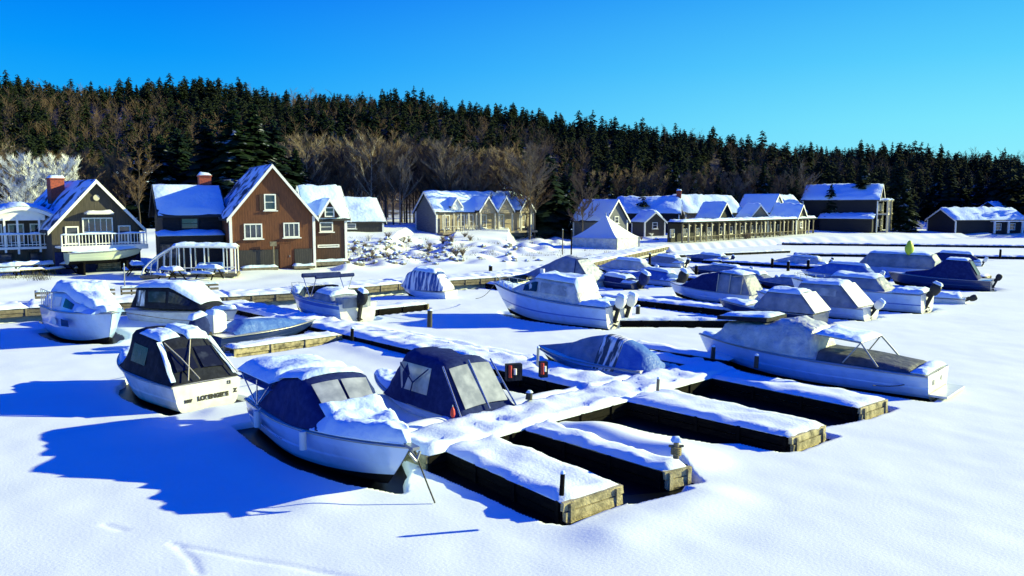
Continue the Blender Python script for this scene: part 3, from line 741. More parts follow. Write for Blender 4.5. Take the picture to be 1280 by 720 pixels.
def lettering(txt, parent, w_, loc, rot, m='black', name='lettering', bold=.012):
    cu = bpy.data.curves.new('lettering_outline', 'FONT'); cu.body = txt; cu.align_x = 'CENTER'; cu.align_y = 'CENTER'; cu.size = w_; cu.extrude = .004; cu.offset = bold
    t = bpy.data.objects.new('lettering_outline', cu); col.objects.link(t)
    dg = bpy.context.evaluated_depsgraph_get(); dg.update(); me = bpy.data.meshes.new_from_object(t.evaluated_get(dg)); bpy.data.objects.remove(t); bpy.data.curves.remove(cu)
    me.materials.clear(); me.materials.append(M[m]); o = bpy.data.objects.new(name, me); col.objects.link(o); o.parent = parent; o.location = loc; o.rotation_euler = rot
    return o
# transom faces -x in the boat frame: text reads along -y there
lettering('LORENGERE', b.root, .175, (-.012, -.15, .28), (math.pi/2, 0, -math.pi/2), bold=.014)
lettering('NW', b.root, .12, (-.012, .62, .26), (math.pi/2, 0, -math.pi/2))
lettering('Z', b.root, .15, (-.012, -.86, .34), (math.pi/2, 0, -math.pi/2))
lettering('12', b.root, .14, (-.012, -.66, .62), (math.pi/2, 0, -math.pi/2), bold=.006)
b.ellip_hole(1.12, .3)
# big left boat
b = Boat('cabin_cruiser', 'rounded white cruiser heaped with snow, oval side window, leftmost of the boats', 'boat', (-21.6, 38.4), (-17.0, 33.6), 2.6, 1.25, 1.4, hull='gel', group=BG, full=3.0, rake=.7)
b.canopy([(1.2, 1.15, 1.2, .95, 1.3), (1.6, 1.18, 1.2, .98, 2.0), (3.4, 1.12, 1.25, .86, 2.1), (4.4, 1.0, 1.3, .75, 1.75), (6.2, .7, 1.35, .45, 1.5)], 'gel', 'cabin', wr=.0, crown=.15)
for x0, x1, mm in ((2.2, 3.1, 'white'), (3.5, 4.4, 'glass')):
    b.side_window(-1, x0, x1, .25, .72, mm)
# oval window in the hull
s_ = MB(); s_.add([Vector((2.9+.42*math.cos(a), -(b.hw(2.9/b.L)+.005), .78+.16*math.sin(a))) for a in [2*math.pi*k/18 for k in range(18)]], [tuple(range(18))]); s_.build('window', M['white'], b.root)
s_ = MB(); s_.add([Vector((3.9, -(b.hw(.51)*.99+.01), .66)), Vector((4.7, -(b.hw(.61)*.98+.01), .7)), Vector((4.7, -(b.hw(.61)*.995+.01), .98)), Vector((3.9, -(b.hw(.51)+.01), .98))], [(0, 1, 2, 3)]); s_.build('window', M['glass'], b.root)
b.top_snow(1.6, 6.0, .3, w=1.05, name='cabin_snow'); b.snow(.72, .97, .25, .95, 'foredeck_snow', 3)
b.snow(.02, .16, .3, .9, 'stern_snow', 9); b.rails(.02, .35, .75, 5, 'stern_rail', .02)
s_ = MB(); s_.box((-.3, 0, .35), (.6, 2.2, .08)); s_.build('swim_platform', M['navyhull'], b.root)
b.ellip_hole(1.15, .3)
# canopied boat behind
b = Boat('canopy_boat', 'white rimmed boat with black gaping canopy openings, moored right of the rounded cruiser', 'boat', (-19.6, 42.0), (-13.6, 39.2), 2.4, .6, .8, hull='gel2', group=BG)
b.canopy([(.4, 1.1, .7, 1.0, .85), (.8, 1.12, .7, 1.0, 1.75), (3.2, 1.1, .75, .95, 1.85), (4.6, 1.0, .8, .75, 1.2), (5.2, .8, .8, .5, .9)], 'blackcanvas', seed=4)
b.side_window(-1, .9, 1.5, .1, .85, 'streaktarp'); b.side_window(-1, 1.7, 2.9, .3, .8, 'darkvinyl'); b.side_window(-1, 3.1, 4.4, .3, .8, 'darkvinyl')
b.top_snow(.8, 4.9, .16, w=1.1); b.snow(.8, .97, .15, .9, 'foredeck_snow', 4)
b.outboard(0, 'white', .9, .2)
# small boat with navy motor
b = Boat('motor_boat', 'low dark open boat with big navy outboard, between black canopied boat and plank dock', 'boat', (-12.7, 33.2), (-9.3, 37.3), 1.9, .5, .62, hull='navyhull', group=BG)
b.canopy([(.7, .8, .5, .6, .6), (1.4, .82, .52, .5, 1.0), (3.4, .78, .55, .4, .85), (4.6, .4, .6, .2, .65)], 'bluetarp', 'cover', seed=6)
b.outboard(0, 'navy', 1.65, .25, cap=True)
s_ = MB(); s_.box((.45, .35, .95), (.6, .75, .75)); s_.build('cool_box', M['white'], b.root)
s_ = MB(); s_.blanket(lambda u, v: Vector((.15+.6*u, -.03+.76*v, 1.325)), 8, 8, .6, .76, .16, .15, 5); s_.build('box_snow', M['roof_snow'], b.root)
b.ellip_hole(1.1, .3)
# boat by the brown house
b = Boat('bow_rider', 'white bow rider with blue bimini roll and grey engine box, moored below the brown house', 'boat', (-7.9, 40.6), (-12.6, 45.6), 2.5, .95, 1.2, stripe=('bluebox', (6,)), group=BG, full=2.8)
b.windshield(4.6, 1.0, 1.05, .5); b.snow(.7, .96, .16, .9, 'foredeck_snow', 6)
b.canopy([(1.0, 1.0, .9, .9, 1.0), (1.4, 1.0, .9, .85, 1.3), (2.9, 1.0, .95, .8, 1.35), (3.4, .95, .95, .7, 1.05)], 'greytarp', 'cockpit_cover', seed=7); b.top_snow(1.3, 3.0, .12)
s_ = MB(); s_.tube((3.6, -1.15, 2.15), (3.6, 1.15, 2.2), .12); s_.tube((2.2, -1.15, 2.2), (2.2, 1.15, 2.2), .1); s_.build('bimini', M['navy'], b.root)
for sg in (1, -1): s_ = MB(); s_.tube((2.9, sg*1.1, 1.0), (3.6, sg*1.1, 2.15), .025); s_.tube((2.9, sg*1.1, 1.0), (2.2, sg*1.1, 2.2), .025); s_.build('bimini_frame', M['steel'], b.root)
s_ = MB(); s_.box((.3, .1, 1.0), (.8, 1.6, .5)); s_.build('engine_box', M['greytarp'], b.root)
b.rails(.72, .95, .35, 3); b.outboard(0, 'blackcanvas', 1.3, .3, cap=True); b.ellip_hole(1.12, .3)
# small striped
b = Boat('small_boat', 'small boat under blue tarp striped with snow, near the quay', 'boat', (-3.9, 50.9), (-7.3, 52.4), 1.9, .45, .7, group=BG)
b.canopy([(.2, .8, .5, .6, .8), (.8, .9, .5, .62, 1.6), (2.4, .9, .5, .6, 1.75), (3.0, .8, .6, .5, 1.5), (3.6, .3, .65, .1, .75)], 'stripetarp', 'cover', seed=8, wr=.08); b.top_snow(.8, 2.6, .12)
# navy tent boat
b = Boat('tent_boat', 'boat under navy tent canopy with clear front windows, behind the cross walkway', 'boat', (-.75, 21.4), (-4.4, 25.25), 2.1, .34, .6, group=BG)
b.canopy([(-.15, 1.1, .34, .86, .40), (.75, 1.1, .34, .80, 1.58), (.95, 1.1, .34, .80, 1.66), (2.7, 1.08, .36, .80, 1.70), (3.5, .95, .4, .7, .6)], 'navy', seed=9, wr=.05)
b.end_window(0, 1, -.98, -.04, .10, .93, 'vinyl'); b.end_window(0, 1, .04, .98, .10, .93, 'vinyl')
b.side_window(1, 1.25, 2.45, .30, .85, 'vinyl', sx=.0, sxb=.3)
s_ = MB(); s_.path([(1.3, .93, 1.45), (1.9, 1.03, 1.0), (2.6, .93, 1.45)], .02, 5); s_.path([(1.9, 1.03, 1.0), (1.95, 1.12, .6)], .02, 5); s_.build('strap', M['navy'], b.root)
s_ = MB(); s_.tube((-.2, -1.0, .38), (.73, -.86, 1.6), .025); s_.tube((-.2, 1.0, .38), (.73, .86, 1.6), .025); s_.tube((-.22, 0, .46), (.68, 0, 1.68), .025); s_.build('canopy_frame', M['steel'], b.root)
b.snow(.66, .97, .14, .9, 'foredeck_snow', 8)
s_ = MB(); s_.blanket(lambda u, v: b.interp(.9+.0*u) and Vector((1.0+1.6*u, -.76+.5*v, 1.72)), 10, 6, 1.6, .5, .05, .15, 4); s_.build('canopy_snow', M['roof_snow'], b.root)
# white cruiser
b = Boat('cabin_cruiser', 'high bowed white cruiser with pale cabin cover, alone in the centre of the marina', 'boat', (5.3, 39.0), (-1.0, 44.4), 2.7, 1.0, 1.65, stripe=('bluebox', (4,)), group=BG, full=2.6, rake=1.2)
b.canopy([(1.7, 1.15, 1.05, .95, 1.2), (2.1, 1.15, 1.05, .92, 2.05), (4.6, 1.12, 1.2, .85, 2.2), (6.3, .9, 1.4, .6, 1.55)], 'lighttarp', 'cabin_cover', seed=10, wr=.05)
b.side_window(1, 4.4, 5.4, .3, .8, 'glass'); b.side_window(1, 2.5, 4.2, .3, .8, 'vinyl')
b.top_snow(1.9, 4.7, .2, w=1.0); b.snow(.76, .96, .14, .9, 'foredeck_snow', 4); b.snow(.01, .2, .2, .9, 'stern_snow', 5); b.rails(.74, .96, .4, 4)
s_ = MB(); s_.tube((4.7, .2, 2.2), (4.7, .2, 2.6), .13); s_.build('radar', M['white'], b.root)
b.outboard(.5, 'white', 1.1, .3, cap=True); b.outboard(-.5, 'white', 1.1, .3, cap=True); b.ellip_hole(1.12, .3)
# grey dome tent by the quay
b = Boat('tent_boat', 'boat under tall domed grey tarp, at the foot of two poles', 'boat', (6.2, 57.5), (1.0, 61.5), 2.6, .5, .7, group=BG)
b.canopy([(-.1, 1.2, .4, .8, .55), (1.3, 1.25, .4, .75, 1.95), (2.6, 1.25, .4, .7, 2.15), (4.2, 1.15, .45, .5, 1.5), (6.3, .4, .6, .1, .7)], 'greytarp', 'cover', seed=11, wr=.06)
s_ = MB(); s_.slab((-.1, -1.2, .6), (-.1, 1.2, .6), (1.2, .8, 1.95), (1.2, -.8, 1.95), .04); s_.build('cover_flap', M['lighttarp'], b.root)
s_ = MB(); s_.path([(1.3, 1.2, .6), (1.35, .8, 2.0), (1.35, -.8, 2.0)], .035); s_.build('strap', M['navy'], b.root)
# low tarp boat beside trunk end
b = Boat('tarp_boat', 'low boat under blue tarp with vertical snow streaks, next to the red topped posts', 'boat', (4.9, 26.9), (1.05, 30.3), 2.1, .45, .6, group=BG)
b.canopy([(-.35, .9, .2, .4, .35), (.2, 1.0, .25, .45, .85), (1.0, 1.05, .3, .42, 1.22)], 'bluetarp', 'cover_end', seed=12, wr=.06)
b.canopy([(1.0, 1.06, .3, .43, 1.23), (1.9, 1.07, .3, .42, 1.32)], 'streaktarp', 'cover_middle', seed=12, wr=.06)
b.canopy([(1.9, 1.06, .3, .42, 1.31), (2.6, 1.0, .3, .3, 1.15), (3.8, .75, .35, .12, .8), (5.1, .15, .5, .04, .6)], 'greytarp', 'cover', seed=12, wr=.05)
b.ellip_hole(1.05, .25)
# mid marina
b = Boat('tent_boat', 'boat with navy side curtain and grey framed end curtain, behind the second walkway', 'boat', (14.9, 48.2), (10.4, 52.3), 2.4, .6, .9, group=BG)
b.canopy([(-.1, 1.1, .55, .85, .62), (.5, 1.1, .55, .85, 1.6), (2.1, 1.1, .6, .82, 1.75)], 'greytarp', 'aft_curtain', seed=13, wr=.04)
b.canopy([(2.1, 1.11, .6, .83, 1.76), (3.6, 1.05, .65, .7, 1.5), (4.9, .6, .8, .2, .9)], 'navy', 'cover', seed=14, wr=.04)
s_ = MB()
for x in (-.1, .5, 1.3, 2.1): s_.tube((x, 1.15, .6), (max(x, .5), .9, 1.72), .035)
s_.tube((.5, .9, 1.72), (4.8, .3, .95), .03); s_.build('canopy_frame', M['ivory'], b.root); b.ellip_hole(1.1, .25)
s_ = MB(); s_.blanket(lambda u, v: Vector((.5+1.6*u, -.8+1.6*v, 1.72+.12*u)), 10, 8, 1.6, 1.6, .12, .2, 4); s_.build('canopy_snow', M['roof_snow'], b.root)
b = Boat('canopy_boat', 'dark blue hulled boat with sloping white aft curtain, left of a similar bigger boat', 'boat', (15.5, 39.6), (11.4, 43.6), 2.1, .55, .8, hull='navyhull', group=BG)
b.canopy([(.0, 1.0, .6, .85, .68), (.75, 1.0, .6, .8, 1.5), (2.6, 1.0, .6, .78, 1.52), (3.2, .9, .65, .7, .85)], 'greytarp', seed=15)
s_ = MB(); s_.slab((-.08, -.95, .68), (-.08, .95, .68), (.70, .82, 1.55), (.70, -.82, 1.55), .03); s_.build('aft_curtain', M['tentwhite'], b.root); b.top_snow(.8, 2.6, .12); b.snow(.65, .95, .12, .9, 'foredeck_snow', 3); b.ellip_hole(1.1, .25)
b = Boat('canopy_boat', 'tall grey canopied boat with sloping white aft curtain and dark corner strut', 'boat', (18.9, 41.6), (14.3, 46.4), 2.3, .6, .95, group=BG)
b.canopy([(.35, 1.1, .6, .9, .68), (1.35, 1.1, .6, .85, 1.72), (3.6, 1.08, .65, .82, 1.7), (3.9, 1.0, .7, .8, .95)], 'greytarp', seed=16)
b.side_window(1, 1.5, 3.3, .45, .82, 'vinyl')
s_ = MB(); s_.slab((.27, -1.0, .68), (.27, 1.0, .68), (1.3, .88, 1.77), (1.3, -.88, 1.77), .03); s_.build('aft_curtain', M['tentwhite'], b.root); b.top_snow(1.3, 3.6, .12); b.outboard(0, 'white', .9, .6, cap=True); b.snow(.66, .95, .12, .9, 'foredeck_snow', 3); b.ellip_hole(1.1, .25)
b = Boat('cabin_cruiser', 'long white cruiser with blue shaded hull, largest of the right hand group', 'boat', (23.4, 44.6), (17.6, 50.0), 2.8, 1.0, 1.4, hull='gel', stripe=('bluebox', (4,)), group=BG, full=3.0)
b.canopy([(2.0, 1.1, 1.0, .9, 1.1), (2.6, 1.1, 1.0, .85, 1.7), (5.0, 1.0, 1.15, .75, 1.75), (6.4, .75, 1.3, .4, 1.4)], 'greytarp', 'cabin_cover', seed=17); b.top_snow(2.6, 5.2, .14)
b.snow(.01, .2, .18, .95, 'stern_snow', 4); b.snow(.8, .97, .12, .9, 'foredeck_snow', 4); b.outboard(.2, 'black', 1.2, .4, cap=True); b.ellip_hole(1.12, .28); b.rails(.78, .96, .35, 3)
b = Boat('canopy_boat', 'dark navy boat with peaked canopy and clear aft window, farthest right of the boats', 'boat', (33.8, 55.8), (28.4, 60.0), 2.5, .7, .95, hull='navyhull', group=BG)
b.canopy([(.8, 1.1, .7, .8, .8), (1.5, 1.1, .7, .75, 2.0), (2.9, 1.05, .75, .7, 2.05), (4.0, .95, .8, .5, 1.2), (5.6, .5, .9, .2, 1.0)], 'navy', seed=18)
b.end_window(0, 1, -.9, .9, .15, .9, 'darkvinyl'); b.top_snow(1.5, 2.9, .08); b.outboard(0, 'black', .85, .4); b.ellip_hole(1.12, .28)
b = Boat('tarp_boat', 'boxy boat under tall grey tarp beside a yellow green marker', 'boat', (34.0, 63.5), (29.0, 67.5), 2.7, .9, 1.1, group=BG)
b.canopy([(.0, 1.25, .8, 1.15, 1.5), (.3, 1.25, .8, 1.1, 1.95), (5.0, 1.1, .9, .9, 2.0), (5.8, .8, 1.0, .5, 1.2)], 'greytarp', 'cover', seed=19, wr=.05); b.top_snow(.4, 5.0, .12); b.ellip_hole(1.1, .25)
b = Boat('small_boat', 'flat skiff buried in snow with dark motor, tied behind the long white cruiser', 'boat', (27.6, 48.2), (24.2, 50.2), 1.6, .3, .4, hull='gel2', group=BG)
b.snow(.05, .95, .22, .95, 'snow_cover', 6); b.outboard(0, 'black', .8, 1.1)
# long tarp-covered cruiser on the right
b = Boat('cabin_cruiser', 'long white cruiser with crumpled translucent tarp, snowy aft frame and lit transom', 'boat', (13.6, 25.0), (7.3, 30.7), 2.6, .72, 1.0, hull='gel', group=BG, full=2.6)
b.canopy([(3.5, 1.15, .78, .72, .95), (3.75, 1.18, .78, .80, 1.72), (4.6, 1.15, .8, .82, 1.92), (5.5, 1.1, .85, .76, 1.72), (7.0, .9, .95, .6, 1.62), (7.7, .6, 1.0, .3, 1.05)], 'lighttarp', 'cover', seed=20, wr=.13)
s_ = MB(); s_.slab((5.4, -.85, 1.96), (5.4, .85, 1.96), (7.4, .7, 1.86), (7.4, -.7, 1.86), .13); s_.build('bimini', M['blackcanvas'], b.root)
s_ = MB(); s_.blanket(lambda u, v: Vector((5.4+1.9*u, -.7+1.4*v, 1.97-.09*u)), 12, 8, 1.9, 1.6, .08, .15, 5); s_.build('bimini_snow', M['roof_snow'], b.root)
s_ = MB()
for sg in (1, -1):
    s_.path([(1.5, sg*1.15, .8), (2.1, sg*1.0, 1.5), (3.6, sg*.95, 1.62)], .03); s_.path([(2.6, sg*1.15, .8), (2.1, sg*1.0, 1.5)], .025)
s_.tube((2.1, -1, 1.5), (2.1, 1, 1.5), .03); s_.build('aft_frame', M['alu'], b.root)
s_ = MB(); s_.blanket(lambda u, v: Vector((2.1+1.5*u, -1+2*v, 1.53+.1*u)), 12, 10, 1.5, 2, .12, .2, 6); s_.build('aft_frame_snow', M['roof_snow'], b.root)
b.canopy([(.5, 1.12, .7, 1.0, .74), (.7, 1.12, .72, .95, .84), (2.2, 1.14, .74, .9, 1.0), (3.5, 1.14, .76, .9, 1.05)], 'darktarp', 'cockpit_cover', seed=21, wr=.03)
b.snow(.005, .06, .1, .95, 'stern_snow', 7); b.snow(.88, .98, .1, .9, 'foredeck_snow', 7)
lettering('01', b.root, .2, (-.012, .55, .42), (math.pi/2, 0, -math.pi/2), 'alu'); lettering('4', b.root, .2, (-.012, -.3, .44), (math.pi/2, 0, -math.pi/2), 'alu')
s_ = MB(); s_.box((-.28, 0, .1), (.5, 2.1, .07)); s_.build('swim_platform', M['gel2'], b.root)
b.ellip_hole(1.12, .32)
# scattered far boats
far = [((9.0, 56.6), (5.9, 60.0), 'navy', 'small far boat with round navy motor cover, first right of the dome tent'), ((12.2, 58.4), (9.2, 62.6), 'bluetarp', 'small far boat in royal blue cover, right of the round navy motor cover'),
       ((12.0, 68.0), (7.6, 71.0), 'lighttarp', 'far low boat half under pale cover below the pyramid tent'), ((19.5, 66.0), (15.5, 69.5), 'greytarp', 'far grey covered boat above the grey framed curtain boat'),
       ((19.0, 58.0), (15.6, 62.0), 'greytarp', 'far grey covered boat between the second and third walkways'), 
       ((28.5, 62.0), (24.0, 66.0), 'bluetarp', 'far blue covered boat just left of the boxy grey boat'), ((22.3, 81.5), (18.5, 85.0), 'greytarp', 'far grey covered boat nearest the arcade'),
       ((29.5, 74.5), (25.5, 78.0), 'lighttarp', 'far pale covered boat between the third and fourth walkways'), ((46.0, 78.0), (41.0, 81.0), 'navy', 'far dark boat right of the yellow green marker'),
       ((21.5, 55.0), (17.8, 58.0), 'greytarp', 'far grey covered boat behind the long white cruiser'),        ((16.5, 76.0), (13.0, 79.0), 'greytarp', 'far grey covered boat nearest the pyramid tent')]
for i, (s0, s1, mm, lb) in enumerate(far):
    b = Boat('small_boat', lb, 'boat', s0, s1, 1.8, .38, .55, group=BG, hull='gel' if i % 3 else 'navyhull')
    hh = .70+.2*(i % 3)
    b.canopy([(.1, .8, .38, .6, .5), (.9, .84, .38, .55, hh), (b.L*.6, .76, .42, .45, hh+.1), (b.L*.92, .25, .52, .1, .6)], mm, 'cover', seed=i, wr=.05, sub=3)
    b.top_snow(.7, b.L*.62, .14, w=1.05, u0=-1, u1=.5 if i % 2 else 1); b.snow(.0, .2, .15, .95, 'stern_snow', i)
    b.outboard(0, ('navy', 'black', 'white')[i % 3], (.8 if i > 1 else 1.6), .4, cap=True)
    b.ellip_hole(1.1, .25)

# =================================================================== posts, buoys and small dock furniture
def post(px, py, h, label, r=.07, z=.55, m='wood_dark', name='mooring_post', world=None, snow=True, dz=None):
    p = G(px, py, z) if world is None else Vector(world)
    if z == 0: p.z = 0
    root = empty(name, (p.x, p.y, p.z-.03), 0, label, 'post', 'posts around the marina')
    b = MB(); b.tube((0, 0, -.5 if z < .3 else 0), (.02, .01, h), r, r*.9, 10); b.build('pile', M[m], root)
    if snow:
        s_ = MB(); s_.tube((0.02, .01, h), (.02, .01, h+.06), r*1.05, r*.5, 10); s_.build('snow_cap', M['roof_snow'], root)
    return root
post(702, 617, .42, 'short dark post on the outer corner of the front finger dock', .05)
post(661, 498, .2, 'stumpy black bollard in the middle of the cross walkway', .1, m='black')
post(672, 456, .62, 'thin grey post at the end of the low black sided dock', .05, m='alu')
post(822, 487, .35, 'rusty post at the inner end of the third slip', .05, m='wood_grey')
post(891, 447, .42, 'black post on the dock stub left of the tarp covered cruiser', .08, m='black')
post(945, 459, .42, 'black post at the root of the fourth finger dock', .08, m='black')
post(613, 349, 1.1, 'tall dark pile by the quay between striped boat and dome tent', .16, 0, 'wood_dark')
post(703, 318, 2.6, 'left one of two tall thin poles behind the dome tent', .06, .8, 'wood_grey')
post(714, 318, 2.6, 'right one of two tall thin poles behind the dome tent', .08, .8, 'wood_dark')
post(797, 392, .45, 'black pile right of the centre cruiser', .13, 0, 'black')
post(537, 408, .75, 'black post with round head on the shore walkway', .12, .55, 'black')
post(156, 362, 1.6, 'thin pole on the quay right of the rounded cruiser', .04, .7, 'alu')
post(440, 425, .5, 'low black post on the shore walkway above the plank dock', .07)
post(812, 330, 1.0, 'dark post on the far quay below the pyramid tent', .12, .5)
post(1250, 392-70, .9, 'far post on the dock at the right edge', .12, .3)
for i, (px, py) in enumerate([(965, 332), (985, 336), (1010, 334), (1040, 331), (870, 342), (900, 335)]):
    post(px, py, .7, ['short pile left of the far navy boats', 'short pile by the fourth walkway start', 'short pile mid fourth walkway', 'short pile right end of fourth walkway', 'short pile beside the third walkway', 'short pile above the grey framed curtain'][i], .14, .2, 'wood_dark')
# rope wound bollard on the second finger
p = G(845, 571, .57); root = empty('bollard', (p.x, p.y, .54), 0, 'rope wound bollard with snow on top, at the end of the second finger dock', 'bollard')
b = MB(); b.tube((0, 0, 0), (0, 0, .38), .07, .06, 10); b.tube((-.16, 0, .27), (.16, 0, .27), .03); b.build('bollard_body', M['wood_grey'], root)
b = MB()
for k in range(4): b.path([Vector((.1*math.cos(a), .1*math.sin(a), .1+.045*k+.01*math.sin(a*2))) for a in [2*math.pi*q/12 for q in range(13)]], .022, 5)
b.build('rope', M['grass'], root)
b = MB(); b.blanket(lambda u, v: Vector((-.11+.22*u, -.11+.22*v, .38)), 6, 6, .22, .22, .09, .1, 3); b.build('snow_cap', M['roof_snow'], root)
def redbox(px, py, label, w_=.34, h=.55):
    p = G(px, py, .57); root = empty('fender_rack', (p.x, p.y, .54), .3, label, 'dock box', 'red and black fender racks')
    b = MB(); b.box((0, 0, h*.5), (w_, .22, h)); b.build('rack', M['blackcanvas'], root)
    b = MB(); b.tube((-w_*.3, -.13, .12), (-w_*.3, -.13, h*.95), .055, n=10); b.build('fender', M['red'], root)
    b = MB(); b.tube((w_*.02, -.13, .2), (w_*.02, -.13, h*.75), .05, n=10); b.build('fender', M['white'], root)
redbox(642, 474, 'wide black rack holding red and white fenders beside the small dark slip', .5, .52)
redbox(679, 470, 'narrow fender rack with red top at the foot of the thin grey post', .24, .5)
p = G(566, 520, .57); root = empty('buoy', (p.x, p.y, .54), 0, 'small red buoy standing against the navy tent corner', 'buoy')
b = MB(); b.tube((0, 0, 0), (0, 0, .1), .05, .09); b.tube((0, 0, .1), (0, 0, .26), .09, .07); b.tube((0, 0, .26), (0, 0, .36), .07, .02); root.scale = (.75, .75, .75); b.build('float', M['red'], root)
b = MB(); b.tube((0, 0, .36), (0, 0, .43), .015); b.build('eyelet', M['steel'], root)
p = Vector((31.9, 64.0, 1.95)); root = empty('marker_flag', p, .2, 'yellow green marker standing on the boxy grey boat', 'marker')
b = MB()
P = [[Vector((.42*math.cos(a)*math.sin(t)*(1-.3*(t > 1.7)), .2*math.sin(a)*math.sin(t), .55-.6*math.cos(t))) for a in [2*math.pi*k/12 for k in range(13)]] for t in [math.pi*(q+.01)/8.02 for q in range(9)]]
b.grid(P); b.build('marker_body', M['yellow'], root)
b = MB(); b.tube((.3, 0, 0), (.3, 0, .95), .05); b.build('white_band', M['white'], root)
# ropes: front boat to dock
for (a, bb, lb) in ((Vector((-2.15, 15.95, 1.08)), G(520, 562, .6), 'mooring rope from the bow of the front boat to the cross walkway'),
                    (Vector((-2.0, 15.9, 1.0)), Vector((-1.55, 15.5, .02)), 'anchor line slanting from the front boat bow to the ice'),
                    (Vector((-9.9, 23.0, .7)), Vector((-7.0, 27.6, .2)), 'loose rope trailing behind the black canopied boat')):
    b = MB(); b.path([a.lerp(bb, k/8)-Vector((0, 0, .25*math.sin(math.pi*k/8)*(.6 if bb.z > .3 else .1))) for k in range(9)], .018, 5); tag(b.build('mooring_rope', M['black']), lb, 'rope')

for (a, bb, lb) in ((Vector((-12.2, 26.0, .8)), Vector((-11.35, 31.6, .4)), 'mooring rope from the black canopied boat to the plank dock'),
                    (Vector((-16.8, 34.4, 1.3)), Vector((-13.0, 38.4, .4)), 'mooring rope from the rounded cruiser to the short snowy dock'),
                    (Vector((-1.0, 44.3, 1.5)), Vector((-2.2, 48.0, .3)), 'bow rope of the high bowed white cruiser'),
                    (Vector((4.9, 26.9, .5)), Vector((4.2, 25.6, .45)), 'stern rope of the snow streaked tarp boat'),
                    (Vector((13.6, 25.0, .7)), Vector((11.2, 24.3, .4)), 'stern rope of the long tarp covered cruiser'),
                    (Vector((-12.3, 45.3, 1.2)), Vector((-13.4, 47.9, .7)), 'bow rope of the boat with the blue bimini roll')):
    b = MB(); b.path([a.lerp(bb, k/8)-Vector((0, 0, .2*math.sin(math.pi*k/8))) for k in range(9)], .016, 5); tag(b.build('mooring_rope', M['black']), lb, 'rope')

# =================================================================== buildings
def ground(x, y): return float(H(x, y))
# brown house
p = place(343, 336); T0 = xf((0, 0, 0), 0)
PH = R(30)
hb_ = empty('brown_house', (p.x, p.y, p.z), PH, 'tall red brown gabled house with white trim and dark annex', 'house', 'houses along the waterfront')
sc = p.y/997.0
W = 95*sc/.93; eh = 66*sc; rh = 127*sc; D_ = 7.2
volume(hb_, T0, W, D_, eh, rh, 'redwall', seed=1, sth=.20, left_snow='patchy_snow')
for x, z, w_, h in ((-.03*W, 5.1*rh/7.8, .8, 1.15), (-.24*W, 3.35*rh/7.8*.87, 1.25, 1.05), (.22*W, 3.4*rh/7.8*.87, 1.15, 1.05)): window(hb_, T0, x, z, w_, h, mul=3 if w_ > 1 else 1, cross=w_ < 1)
b = MB()
for sx in (-.63, .57): b = MB(); b.box((-.03*W+sx, -.05, 5.1*rh/7.8), (.32, .06, 1.2)); b.build('shutter', M['brownwall'], hb_)
b = MB(); b.box((-W*.2, -.04, .75), (W*.5, .06, 1.5)); b.box((W*.36, -.04, .75), (W*.22, .06, 1.5)); b.build('lower_cladding', M['darkwall'], hb_)
b = MB(); b.box((.14*W, -.06, .95), (.9, .08, 1.95)); o = b.build('door', M['redwall'], hb_); b = MB(); b.box((.14*W+.3, -.13, .95), (.05, .06, .14)); b.build('handle', M['alu'], o)
b = MB(); b.box((-W*.2, -.55, .1), (W*.42, .9, .22)); b.box((W*.34, -.45, .1), (W*.26, .8, .2)); b.build('step', M['wood_grey'], hb_)
b = MB(); b.blanket(lambda u, v: Vector((-W*.41+W*.42*u, -1+.9*v, .215)), 14, 8, 2.7, .9, .14, .2, 3); b.blanket(lambda u, v: Vector((W*.21+W*.26*u, -.85+.8*v, .205)), 10, 8, 1.8, .8, .14, .2, 5); b.build('step_snow', M['roof_snow'], hb_)
b = MB(); b.tube((-.02*W, -.4, 0), (-.02*W, -.4, 1.9), .05); b.box((-.02*W, -.4, 1.95), (.5, .1, .35)); b.build('sign_board', M['wood_grey'], hb_)
# right wing: ridge along local x
Wd = 4.4; wl = 2.9
T1 = xf((W/2+wl+.02, 1.0+Wd/2, 0), math.pi/2)
volume(hb_, T1, Wd, wl, 3.95, 6.3, 'brownwall', seed=2, barge='white', corners=True, snow_sides=(1, 1), sth=.3)
T2 = xf((W/2+wl*.5, .55, 0), 0)
volume(hb_, T2, 1.5, 1.6, 4.15, 5.3, 'brownwall', seed=3, corners=False, base=3.9, over=.18, sth=.15)
window(hb_, T2, 0, 4.35, .7, .7, y=0, sill=False)
window(hb_, xf((0, 1.0, 0)), W/2+wl*.45, 3.15, 1.0, .7, y=0); window(hb_, xf((0, 1.0, 0)), W/2+wl*.5, 1.6, 1.7, .16, y=0, cross=False, sill=False)
b = MB(); b.box((W/2+wl*.5, .45, .25), (wl, .9, .3)); b.build('step', M['wood_grey'], hb_)
b = MB(); b.blanket(lambda u, v: Vector((W/2+.05+wl*.95*u, .05+.85*v, .405)), 10, 6, wl, .9, .15, .2, 3); b.build('step_snow', M['roof_snow'], hb_)
